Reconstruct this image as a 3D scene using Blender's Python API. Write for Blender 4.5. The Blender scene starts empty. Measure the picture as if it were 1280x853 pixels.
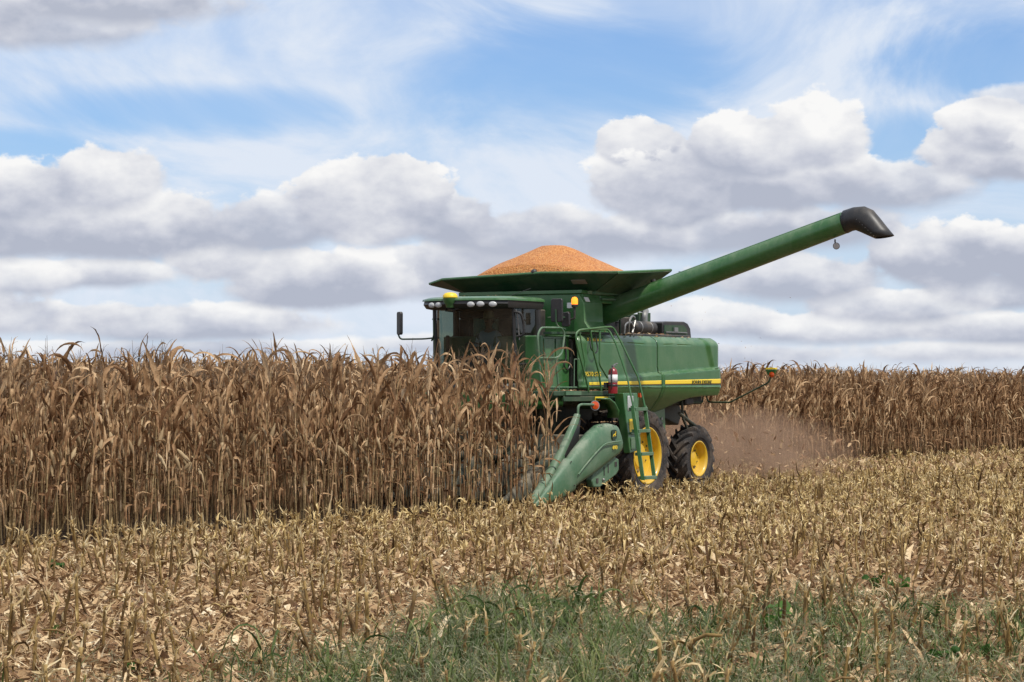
import bpy, bmesh, math, random
import numpy as np
from mathutils import Vector, Matrix, Euler

R = math.radians
SC = bpy.context.scene
COL = SC.collection
rng = np.random.default_rng(7)
random.seed(7)

# ------------------------------------------------------------------ camera, world, sun, exposure
cam_d = bpy.data.cameras.new("camera")
cam = bpy.data.objects.new("camera", cam_d)
COL.objects.link(cam)
cam.location = (0, 0, 2.0)
cam.rotation_euler = (R(90) + math.atan(61.5 / 3300), 0, 0)
cam_d.sensor_width = 36
cam_d.lens = 36 * 3300 / 1280
cam_d.clip_start = 0.5
cam_d.clip_end = 5000
SC.camera = cam

SUN_DIR = Vector((0.36, -0.40, 0.84)).normalized()          # towards the sun
sun_d = bpy.data.lights.new("sun", 'SUN')
sun_d.energy = 3.8
sun_d.angle = R(4.0)
sun_d.color = (1.0, 0.955, 0.88)
sun = bpy.data.objects.new("sun", sun_d)
COL.objects.link(sun)
sun.rotation_euler = (-SUN_DIR).to_track_quat('-Z', 'Y').to_euler()
sun.location = (20, -20, 30)

SC.view_settings.view_transform = 'Standard'
SC.view_settings.look = 'None'
SC.view_settings.gamma = 1.0
SC.view_settings.exposure = 0.0
SC.view_settings.use_curve_mapping = False
SC.cycles.max_bounces = 6
SC.cycles.transparent_max_bounces = 12
SC.cycles.volume_bounces = 0
SC.cycles.volume_step_rate = 4
SC.cycles.use_denoising = True


class NT:
    """small node helper"""
    def __init__(s, tree):
        s.t = tree
    def n(s, kind, **kw):
        nd = s.t.nodes.new(kind)
        for k, v in kw.items():
            setattr(nd, k, v)
        return nd
    def link(s, a, b):
        s.t.links.new(a, b)
    def put(s, sock, v):
        if v is None:
            return
        if isinstance(v, bpy.types.NodeSocket):
            s.link(v, sock)
        else:
            sock.default_value = v
    def m(s, op, a, b=None, c=None, clamp=False):
        nd = s.n('ShaderNodeMath', operation=op, use_clamp=clamp)
        s.put(nd.inputs[0], a); s.put(nd.inputs[1], b); s.put(nd.inputs[2], c)
        return nd.outputs[0]
    def mix(s, f, a, b, blend='MIX'):
        nd = s.n('ShaderNodeMix', data_type='RGBA', blend_type=blend)
        s.put(nd.inputs['Factor'], f)
        s.put(nd.inputs[6], a); s.put(nd.inputs[7], b)
        return nd.outputs[2]
    def mr(s, v, a, b, c=0.0, d=1.0, smooth=True):
        nd = s.n('ShaderNodeMapRange', interpolation_type='SMOOTHSTEP' if smooth else 'LINEAR')
        s.put(nd.inputs[0], v)
        for i, q in enumerate((a, b, c, d)):
            s.put(nd.inputs[i + 1], q)
        return nd.outputs[0]
    def noise(s, vec, scale, detail=4, rough=.55, dim='3D', lac=2.0, dist=0.0):
        nd = s.n('ShaderNodeTexNoise', noise_dimensions=dim)
        s.put(nd.inputs['Vector'], vec)
        nd.inputs['Scale'].default_value = scale
        nd.inputs['Detail'].default_value = detail
        nd.inputs['Roughness'].default_value = rough
        nd.inputs['Lacunarity'].default_value = lac
        nd.inputs['Distortion'].default_value = dist
        return nd
    def ramp(s, f, stops):
        nd = s.n('ShaderNodeValToRGB')
        cr = nd.color_ramp
        while len(cr.elements) < len(stops):
            cr.elements.new(0.5)
        for e, (p, c) in zip(cr.elements, stops):
            e.position = p
            e.color = (*c, 1)
        s.put(nd.inputs[0], f)
        return nd.outputs[0]


def build_world():
    w = bpy.data.worlds.new("World")
    SC.world = w
    w.use_nodes = True
    t = w.node_tree
    t.nodes.clear()
    N = NT(t)
    out = N.n('ShaderNodeOutputWorld')
    bg = N.n('ShaderNodeBackground')
    bg.inputs['Strength'].default_value = 0.10
    N.link(bg.outputs[0], out.inputs[0])
    sky = N.n('ShaderNodeTexSky', sky_type='NISHITA')
    sky.sun_disc = False
    sky.sun_elevation = math.asin(SUN_DIR.z)
    sky.sun_rotation = math.atan2(SUN_DIR.x, SUN_DIR.y)
    sky.altitude = 200
    sky.air_density = 1.0
    sky.dust_density = 0.6
    sky.ozone_density = 1.5
    tc = N.n('ShaderNodeTexCoord')
    sep = N.n('ShaderNodeSeparateXYZ')
    N.link(tc.outputs['Generated'], sep.inputs[0])
    x, y, z = sep.outputs
    # azimuth and elevation of the direction, in thirty-three-hundredths of a radian
    u = N.m('MULTIPLY', N.m('ARCTAN2', x, y), 3300.0)
    v = N.m('MULTIPLY', N.m('ARCSINE', z), 3300.0)
    uv = N.n('ShaderNodeCombineXYZ')
    N.link(u, uv.inputs[0]); N.link(v, uv.inputs[1])
    UV = uv.outputs[0]

    def scaled(sx, sy, off=0.0):
        mp = N.n('ShaderNodeMapping')
        mp.inputs['Scale'].default_value = (sx, sy, 1)
        mp.inputs['Location'].default_value = (off, off * .37, off * .11)
        N.link(UV, mp.inputs[0])
        return mp.outputs[0]
    # noise fields shared by all clouds
    def shifted(vec, ox, oy):
        ad = N.n('ShaderNodeVectorMath', operation='ADD')
        N.link(vec, ad.inputs[0]); ad.inputs[1].default_value = (ox, oy, 0)
        return ad.outputs[0]
    ev = scaled(.0118, .0165)
    edge = N.noise(ev, 1.0, 8, .54).outputs[0]
    edge_up = N.noise(shifted(ev, .12, .36), 1.0, 8, .54).outputs[0]
    bv = scaled(.0052, .0085, 17.0)
    big = N.noise(bv, 1.0, 4, .5).outputs[0]
    big_up = N.noise(shifted(bv, .06, .22), 1.0, 4, .5).outputs[0]
    fine = N.noise(scaled(.05, .066, 9.1), 1.0, 6, .60).outputs[0]
    # light from above picks out the upper side of every billow
    relief = N.m('ADD', N.m('MULTIPLY', N.m('SUBTRACT', edge_up, edge), 1.05), N.m('MULTIPLY', N.m('SUBTRACT', big_up, big), 1.9))
    lump = relief
    tone_n = N.noise(scaled(.0075, .016, 31.0), 1.0, 6, .52).outputs[0]
    wisp = N.noise(scaled(.0030, .0058, 55.0), 1.0, 7, .58, dist=.9).outputs[0]

    # clear sky: the Nishita sky, slightly deeper blue, paler towards the horizon
    base = N.mix(1.0, sky.outputs[0], (.70, .94, 1.32, 1), 'MULTIPLY')
    haze = N.mr(v, 20.0, 420.0, .45, .0)
    base = N.mix(haze, base, (5.2, 6.7, 9.0, 1))
    # high thin veil clouds
    veil_m = N.mr(wisp, .36, .64)
    blue1 = blob = None

    def hole(cx, cy, rx, ry):
        dx = N.m('DIVIDE', N.m('SUBTRACT', u, cx), rx)
        dy = N.m('DIVIDE', N.m('SUBTRACT', v, cy), ry)
        r = N.m('ADD', N.m('MULTIPLY', dx, dx), N.m('MULTIPLY', dy, dy))
        r = N.m('ADD', r, N.m('MULTIPLY', N.m('SUBTRACT', wisp, .5), 2.2))
        return N.mr(r, .15, 1.5, .80, .0)
    holes = None
    for h in ((80, 385, 200, 85), (490, 300, 90, 50), (-640, 290, 130, 34), (600, 400, 150, 50), (-400, 345, 200, 36)):
        q = hole(*h)
        holes = q if holes is None else N.m('MAXIMUM', holes, q)
    veil = N.m('MULTIPLY', N.m('ADD', N.m('MULTIPLY', veil_m, .62), .44), N.m('SUBTRACT', 1.0, holes), clamp=True)
    col = N.mix(veil, base, (7.4, 8.1, 9.2, 1))

    # one node group draws one cumulus over what lies behind it
    g = bpy.data.node_groups.new("cumulus", 'ShaderNodeTree')
    I = g.interface
    for nm in ('U', 'V', 'edge', 'fine', 'lump', 'tone', 'cx', 'cy', 'rx', 'ry', 'dark', 'soft', 'alpha'):
        I.new_socket(name=nm, in_out='INPUT', socket_type='NodeSocketFloat')
    I.new_socket(name='back', in_out='INPUT', socket_type='NodeSocketColor')
    I.new_socket(name='out', in_out='OUTPUT', socket_type='NodeSocketColor')
    G = NT(g)
    gi = G.n('NodeGroupInput'); go = G.n('NodeGroupOutput')
    i = gi.outputs
    dx = G.m('DIVIDE', G.m('SUBTRACT', i['U'], i['cx']), i['rx'])
    dy0 = G.m('DIVIDE', G.m('SUBTRACT', i['V'], i['cy']), i['ry'])
    low = G.m('MULTIPLY', G.m('MINIMUM', dy0, 0.0), 1.0)
    dy = G.m('ADD', G.m('MAXIMUM', dy0, 0.0), low)
    r = G.m('SQRT', G.m('ADD', G.m('MULTIPLY', dx, dx), G.m('MULTIPLY', dy, dy)))
    # edges break up more at the top than at the flat base
    up = G.mr(dy0, -.6, .5, .35, 1.0)
    e = G.m('MULTIPLY', G.m('SUBTRACT', i['edge'], .5), 1.45)
    e = G.m('ADD', e, G.m('MULTIPLY', G.m('SUBTRACT', i['fine'], .5), .26))
    e = G.m('MULTIPLY', e, up)
    d = G.m('ADD', r, e)
    sf = G.m('MULTIPLY', i['soft'], G.mr(dy0, -.7, .35, 1.9, .75))
    lo = G.m('SUBTRACT', .98, sf)
    a = G.m('SUBTRACT', 1.0, G.mr(d, lo, 1.0))
    a = G.m('MULTIPLY', a, i['alpha'])
    h = G.m('SUBTRACT', dy0, G.m('MULTIPLY', e, .5))
    s = G.m('ADD', G.m('MULTIPLY', h, .62), .50)
    s = G.m('ADD', s, i['lump'])
    s = G.m('ADD', s, G.m('MULTIPLY', G.m('SUBTRACT', i['tone'], .5), .85))
    s = G.m('ADD', s, G.m('MULTIPLY', G.m('SUBTRACT', i['fine'], .5), .16))
    s = G.m('SUBTRACT', s, i['dark'])
    s = G.m('MAXIMUM', G.m('MINIMUM', s, 1.0), 0.0)
    c = G.ramp(s, [(0, (.455, .49, .59)), (.28, (.58, .605, .69)), (.56, (.735, .75, .80)), (1.0, (.95, .945, .94))])
    mul = G.n('ShaderNodeVectorMath', operation='SCALE')
    G.link(c, mul.inputs[0]); mul.inputs['Scale'].default_value = 10.0
    G.link(G.mix(a, i['back'], mul.outputs[0]), go.inputs[0])

    # unplaced clouds all round, low in the sky
    gen = N.noise(scaled(.0038, .0085, 77.0), 1.0, 6, .56).outputs[0]
    cov = N.m('MULTIPLY', N.mr(gen, .46, .60), N.mr(v, 60.0, 900.0, 1.0, .55))
    off = N.mr(N.m('ABSOLUTE', u), 640.0, 900.0)
    lowband = N.mr(v, 10, 90.0, .7, 0.0)
    cov = N.m('MAXIMUM', N.m('MULTIPLY', cov, off), N.m('MULTIPLY', lowband, N.mr(gen, .36, .56)))
    gc = N.ramp(N.mr(tone_n, .35, .65, smooth=False), [(0, (.56, .60, .70)), (1, (.84, .84, .86))])
    gs = N.n('ShaderNodeVectorMath', operation='SCALE')
    N.link(gc, gs.inputs[0]); gs.inputs['Scale'].default_value = 10.0
    col = N.mix(cov, col, gs.outputs[0])

    # (px, py in the frame's thirty-three-hundredths, width, height, darkness, softness, alpha), far ones first
    CL = [
        (60, 440, 200, 16, .08, .35, .8), (330, 436, 170, 14, .10, .4, .8), (600, 432, 200, 18, .1, .4, .8), (900, 446, 200, 18, .14, .4, .85), (1180, 442, 180, 18, .10, .4, .9),
        (1240, 415, 150, 24, .20, .3, .95), (1040, 412, 190, 26, .14, .3, .95), (860, 400, 130, 30, .08, .3, .9), (700, 408, 110, 26, .06, .3, .9),
        (230, 405, 230, 30, -.02, .25, .95), (40, 400, 140, 26, .06, .25, .95), (-60, 380, 140, 30, .1, .3, .95),
        (1110, 385, 130, 28, .12, .25, .95), (1250, 365, 110, 30, .26, .25, .95), (990, 350, 140, 40, .20, .28, .95), (1175, 325, 100, 48, .24, .16, 1.0), (1290, 330, 90, 44, .22, .2, 1.0),
        (120, 345, 120, 22, .12, .3, .95), (30, 350, 90, 28, .02, .25, .95),
        (560, 340, 130, 44, .16, .2, .95), (400, 352, 150, 44, .16, .16, 1.0), (268, 322, 66, 36, -.04, .16, 1.0),
        (690, 300, 190, 44, .34, .35, .92), (850, 295, 220, 38, .30, .35, .92), (1010, 290, 130, 36, .28, .35, .9),
        (-20, 285, 190, 54, .20, .2, 1.0), (150, 285, 190, 52, .24, .18, 1.0), (330, 285, 110, 42, .24, .25, .95), (30, 245, 100, 44, .06, .2, 1.0), (128, 230, 90, 46, .10, .2, 1.0),
        (560, 275, 70, 40, .12, .22, .95), (465, 255, 108, 62, .04, .12, 1.0),
        (1090, 235, 150, 40, .16, .28, .95), (835, 230, 112, 60, .06, .12, 1.0), (800, 180, 62, 36, -.06, .12, 1.0), (940, 222, 180, 52, .12, .14, 1.0), (940, 185, 92, 46, .0, .12, 1.0), (1020, 168, 82, 50, -.10, .14, 1.0),
        (1250, 195, 120, 44, .06, .16, 1.0), (1235, 165, 66, 38, -.08, .16, 1.0), (1265, 130, 70, 26, -.04, .5, .8), (1390, 200, 130, 80, .05, .2, 1.0),
        (60, 40, 160, 40, .20, .3, .9), (140, 12, 190, 34, .34, .3, .95), (-30, 30, 110, 50, .16, .3, .95),
    ]
    for (px, py, rx, ry, dk, so, al) in CL:
        nd = N.n('ShaderNodeGroup')
        nd.node_tree = g
        for nm, src in (('U', u), ('V', v), ('edge', edge), ('fine', fine), ('lump', lump), ('tone', tone_n)):
            N.link(src, nd.inputs[nm])
        for nm, val in (('cx', px - 640.0), ('cy', 488.0 - py), ('rx', rx), ('ry', ry), ('dark', dk), ('soft', so), ('alpha', al)):
            nd.inputs[nm].default_value = val
        N.link(col, nd.inputs['back'])
        col = nd.outputs[0]
    N.link(col, bg.inputs['Color'])
    w.cycles.sampling_method = 'MANUAL'
    w.cycles.sample_map_resolution = 512


build_world()

# ------------------------------------------------------------------ frame of the corn rows and of the machine
TH = R(32.0)
ORI = Vector((0.644, 49.67, 0))
FW = Vector((-math.sin(TH), -math.cos(TH), 0))          # the machine's forward direction
LF = Vector((math.cos(TH), -math.sin(TH), 0))           # its left side, towards the camera
ROT = math.atan2(FW.y, FW.x)


def to_world(x, y):
    return ORI.x + x * FW.x + y * LF.x, ORI.y + x * FW.y + y * LF.y


# ------------------------------------------------------------------ materials
MAT = {}


def material(name):
    m = bpy.data.materials.new(name)
    m.use_nodes = True
    m.node_tree.nodes.clear()
    MAT[name] = m
    return m, NT(m.node_tree)


def finish(N, bsdf, disp=None):
    o = N.n('ShaderNodeOutputMaterial')
    N.link(bsdf, o.inputs[0])
    return o


def principled(N, col, rough=.5, metal=0.0, spec=.5, normal=None, **kw):
    p = N.n('ShaderNodeBsdfPrincipled')
    N.put(p.inputs['Base Color'], col if isinstance(col, bpy.types.NodeSocket) else (*col, 1))
    N.put(p.inputs['Roughness'], rough)
    p.inputs['Metallic'].default_value = metal
    p.inputs['Specular IOR Level'].default_value = spec
    for k, v in kw.items():
        N.put(p.inputs[k.replace('_', ' ')], v)
    if normal is not None:
        N.link(normal, p.inputs['Normal'])
    return p.outputs[0]


def bump(N, h, strength=.3, dist=.01):
    b = N.n('ShaderNodeBump')
    b.inputs['Strength'].default_value = strength
    b.inputs['Distance'].default_value = dist
    N.link(h, b.inputs['Height'])
    return b.outputs[0]


def paint(name, col, rough=.3, dust=.35, dust_col=(.30, .24, .17), metal=0.0, coat=0.0, scale=1.0):
    """machine paint with field dust settled unevenly on it, more on faces that look up"""
    m, N = material(name)
    tc = N.n('ShaderNodeTexCoord').outputs['Object']
    n1 = N.noise(tc, 2.2 * scale, 6, .6).outputs[0]
    n2 = N.noise(tc, 26 * scale, 3, .6).outputs[0]
    geo = N.n('ShaderNodeNewGeometry')
    sp = N.n('ShaderNodeSeparateXYZ'); N.link(geo.outputs['Normal'], sp.inputs[0])
    up = N.mr(sp.outputs[2], -.2, 1.0, .35, 1.3)
    mp = N.n('ShaderNodeMapping'); mp.inputs['Scale'].default_value = (9 * scale, 9 * scale, .9 * scale); N.link(tc, mp.inputs[0])
    n3 = N.noise(mp.outputs[0], 1.0, 5, .65).outputs[0]
    mk = N.m('ADD', N.mr(n1, .35, .7), N.m('MULTIPLY', N.mr(n2, .4, .8), .35))
    mk = N.m('MULTIPLY', N.m('ADD', mk, N.m('MULTIPLY', N.mr(n3, .48, .72), .55)), up)
    f = N.m('MULTIPLY', mk, dust, clamp=True)
    c = N.mix(f, (*col, 1), (*dust_col, 1))
    rg = N.m('ADD', N.m('MULTIPLY', f, .55), rough, clamp=True)
    b = bump(N, n2, .05, .004)
    finish(N, principled(N, c, rg, metal, normal=b, Coat_Weight=coat, Coat_Roughness=.12))
    return m


paint('green', (.030, .120, .029), .30, .34, dust_col=(.25, .31, .19), coat=.25)
paint('green_dusty', (.058, .140, .068), .45, .60, dust_col=(.28, .31, .23), coat=.05)
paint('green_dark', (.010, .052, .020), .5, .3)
paint('yellow', (.70, .43, .014), .33, .22, coat=.3)
paint('yellow_decal', (.85, .60, .03), .4, .08)
paint('black', (.012, .012, .013), .5, .35)
paint('black_plastic', (.018, .018, .019), .42, .12)
paint('chassis', (.016, .028, .018), .6, .5)
paint('white_decal', (.75, .75, .73), .5, .15)
paint('red', (.24, .008, .014), .3, .12, coat=.4)
paint('grey_metal', (.30, .30, .29), .38, .25, metal=.7)
paint('rubber_tank', (.16, .13, .095), .75, .3)
paint('skin', (.42, .24, .17), .55, .0)
paint('shirt', (.42, .47, .52), .8, .0)
paint('trousers', (.05, .07, .12), .85, .0)
paint('straw', (.55, .45, .28), .8, .0)
paint('hair', (.06, .04, .03), .7, .0)
paint('seat_fabric', (.06, .05, .045), .85, .1)
paint('lettering_dark', (.012, .035, .016), .4, .0)


def tyre_mat():
    m, N = material('tyre')
    tc = N.n('ShaderNodeTexCoord').outputs['Object']
    n1 = N.noise(tc, 3.2, 6, .62).outputs[0]
    n2 = N.noise(tc, 34, 3, .6).outputs[0]
    f = N.m('MULTIPLY', N.mr(n1, .38, .68), .75)
    c = N.mix(f, (.017, .016, .016, 1), (.12, .088, .062, 1))
    c = N.mix(N.mr(n2, .55, .75, 0, .55), c, (.24, .185, .135, 1))
    finish(N, principled(N, c, .78, normal=bump(N, n2, .35, .012)))


tyre_mat()


def glass_mat():
    m, N = material('cab_glass')
    tr = N.n('ShaderNodeBsdfTransparent'); tr.inputs[0].default_value = (.35, .42, .385, 1)
    gl = N.n('ShaderNodeBsdfGlossy'); gl.inputs['Roughness'].default_value = .03
    gl.inputs[0].default_value = (.9, .95, .95, 1)
    du = N.n('ShaderNodeBsdfDiffuse'); du.inputs[0].default_value = (.30, .26, .20, 1)
    tc = N.n('ShaderNodeTexCoord').outputs['Object']
    n = N.noise(tc, 3.5, 5, .6).outputs[0]
    fr = N.n('ShaderNodeFresnel'); bfc = N.n('ShaderNodeNewGeometry').outputs['Backfacing']; N.link(N.m('ADD', N.m('MULTIPLY', bfc, 1 / 1.5 - 1.5), 1.5), fr.inputs[0])
    a = N.n('ShaderNodeMixShader'); N.link(fr.outputs[0], a.inputs[0]); N.link(tr.outputs[0], a.inputs[1]); N.link(gl.outputs[0], a.inputs[2])
    b = N.n('ShaderNodeMixShader'); N.link(N.mr(n, .35, .75, .02, .09), b.inputs[0]); N.link(a.outputs[0], b.inputs[1]); N.link(du.outputs[0], b.inputs[2])
    finish(N, b.outputs[0])


glass_mat()


def lamp_mat(name, col, emit, ecol):
    m, N = material(name)
    p = principled(N, col, .15, 0, coat if False else .5, Emission_Color=(*ecol, 1), Emission_Strength=emit)
    finish(N, p)


lamp_mat('beacon_amber', (.9, .24, .01), 1.5, (1.0, .30, .02))
lamp_mat('reflector_orange', (.50, .065, .010), .0, (1, .2, .05))
lamp_mat('lamp_glass', (.46, .46, .45), .0, (1, 1, 1))


def grain_mat():
    m, N = material('corn_grain')
    tc = N.n('ShaderNodeTexCoord').outputs['Object']
    v = N.n('ShaderNodeTexVoronoi'); v.inputs['Scale'].default_value = 58
    N.link(tc, v.inputs['Vector'])
    sp = N.n('ShaderNodeSeparateColor'); N.link(v.outputs['Color'], sp.inputs[0])
    c = N.ramp(sp.outputs[0], [(0, (.40, .125, .030)), (.3, (.54, .195, .045)), (.7, (.64, .255, .065)), (1, (.74, .38, .13))])
    n = N.noise(tc, 1.8, 5, .6).outputs[0]
    c = N.mix(N.mr(n, .45, .75, 0, .22), c, (.34, .13, .06, 1))
    finish(N, principled(N, c, .6, normal=bump(N, v.outputs['Distance'], .9, .02)))


grain_mat()


def leafy(name, stops, trans=.25, streak=60, obj_rand=True, rough=.62, rough_noise=5.0, dark=None):
    """dry or green blade: colour varies along noise and from piece to piece"""
    m, N = material(name)
    tc = N.n('ShaderNodeTexCoord').outputs['Object']
    n1 = N.noise(tc, rough_noise, 4, .6).outputs[0]
    n2 = N.noise(tc, streak, 2, .6).outputs[0]
    if obj_rand:
        rd = N.n('ShaderNodeObjectInfo').outputs['Random']
        at = N.n('ShaderNodeAttribute', attribute_name='rnd').outputs['Fac']
        k = N.m('ADD', N.m('MULTIPLY', rd, .30), N.m('MULTIPLY', at, .45))
    else:
        k = N.m('MULTIPLY', N.n('ShaderNodeAttribute', attribute_name='rnd').outputs['Fac'], .75)
    k = N.m('ADD', k, N.m('MULTIPLY', N.m('SUBTRACT', n1, .5), .9))
    k = N.m('ADD', k, N.m('MULTIPLY', N.m('SUBTRACT', n2, .5), .45))
    k = N.m('ADD', k, .12, clamp=True)
    c = N.ramp(k, stops)
    d = principled(N, c, rough, spec=.18, normal=bump(N, n2, .25, .004))
    if trans > 0:
        t = N.n('ShaderNodeBsdfTranslucent'); N.link(c, t.inputs[0])
        mx = N.n('ShaderNodeMixShader'); mx.inputs[0].default_value = trans
        N.link(d, mx.inputs[1]); N.link(t.outputs[0], mx.inputs[2])
        d = mx.outputs[0]
    finish(N, d)


leafy('dry_leaf', [(0, (.050, .022, .010)), (.30, (.175, .088, .040)), (.56, (.37, .222, .112)), (.80, (.60, .415, .235)), (1, (.88, .70, .46))], .16)
leafy('dry_stem', [(0, (.045, .025, .012)), (.35, (.130, .080, .038)), (.70, (.30, .208, .100)), (1, (.58, .45, .25))], 0, streak=30)
leafy('husk', [(0, (.17, .10, .05)), (.4, (.33, .225, .12)), (.8, (.47, .35, .20)), (1, (.58, .46, .29))], .1)
leafy('tassel', [(0, (.09, .055, .035)), (.5, (.18, .125, .08)), (1, (.34, .26, .17))], .1)
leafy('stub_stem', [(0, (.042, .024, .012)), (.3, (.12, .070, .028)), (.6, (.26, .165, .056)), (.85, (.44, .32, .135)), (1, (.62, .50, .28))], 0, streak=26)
leafy('stub_shred', [(0, (.22, .13, .06)), (.35, (.46, .33, .16)), (.7, (.68, .54, .30)), (1, (.86, .76, .54))], .2)
leafy('fresh_shred', [(0, (.24, .145, .05)), (.3, (.52, .375, .15)), (.65, (.78, .61, .31)), (1, (.92, .82, .56))], .2)
leafy('litter', [(0, (.09, .048, .026)), (.26, (.235, .130, .062)), (.56, (.45, .295, .150)), (.82, (.66, .49, .28)), (1, (.86, .74, .52))], .12, obj_rand=False, rough_noise=2.0)
leafy('grass_blade', [(0, (.020, .036, .010)), (.30, (.055, .088, .022)), (.60, (.120, .155, .045)), (.80, (.26, .25, .10)), (1, (.58, .48, .26))], .3, obj_rand=False, rough_noise=1.0)
leafy('grass_seed', [(0, (.12, .14, .075)), (.5, (.25, .26, .15)), (1, (.48, .45, .30))], .3, obj_rand=False, rough_noise=1.0)
leafy('weed_leaf', [(0, (.03, .075, .016)), (.5, (.06, .145, .028)), (1, (.13, .24, .05))], .35)
leafy('chaff_flake', [(0, (.20, .09, .045)), (.5, (.42, .25, .13)), (1, (.78, .60, .36))], .2, obj_rand=False)


def ground_mat():
    m, N = material('field_soil')
    tc = N.n('ShaderNodeTexCoord').outputs['Object']
    n1 = N.noise(tc, .35, 5, .6).outputs[0]
    n2 = N.noise(tc, 9, 6, .7).outputs[0]
    v = N.n('ShaderNodeTexVoronoi'); v.inputs['Scale'].default_value = 24
    N.link(tc, v.inputs['Vector'])
    sp = N.n('ShaderNodeSeparateColor'); N.link(v.outputs['Color'], sp.inputs[0])
    k = N.m('ADD', N.m('MULTIPLY', sp.outputs[0], .6), N.m('MULTIPLY', N.m('SUBTRACT', n2, .3), .8))
    k = N.m('ADD', k, N.m('MULTIPLY', N.m('SUBTRACT', n1, .5), .5), clamp=True)
    c = N.ramp(k, [(0, (.045, .028, .017)), (.35, (.14, .082, .047)), (.65, (.30, .195, .11)), (1, (.47, .33, .20))])
    finish(N, principled(N, c, .9, spec=.2, normal=bump(N, n2, .8, .05)))


ground_mat()

# ------------------------------------------------------------------ object helpers


def tag(o, label=None, cat=None, group=None, kind=None):
    if label: o['label'] = label
    if cat: o['category'] = cat
    if group: o['group'] = group
    if kind: o['kind'] = kind
    return o


def empty(name, loc=(0, 0, 0), rz=0.0, parent=None):
    o = bpy.data.objects.new(name, None)
    o.empty_display_size = .3
    o.location = loc
    o.rotation_euler = (0, 0, rz)
    COL.objects.link(o)
    if parent: o.parent = parent
    return o


def link(name, me, parent=None):
    o = bpy.data.objects.new(name, me)
    COL.objects.link(o)
    if parent: o.parent = parent
    return o


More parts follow.
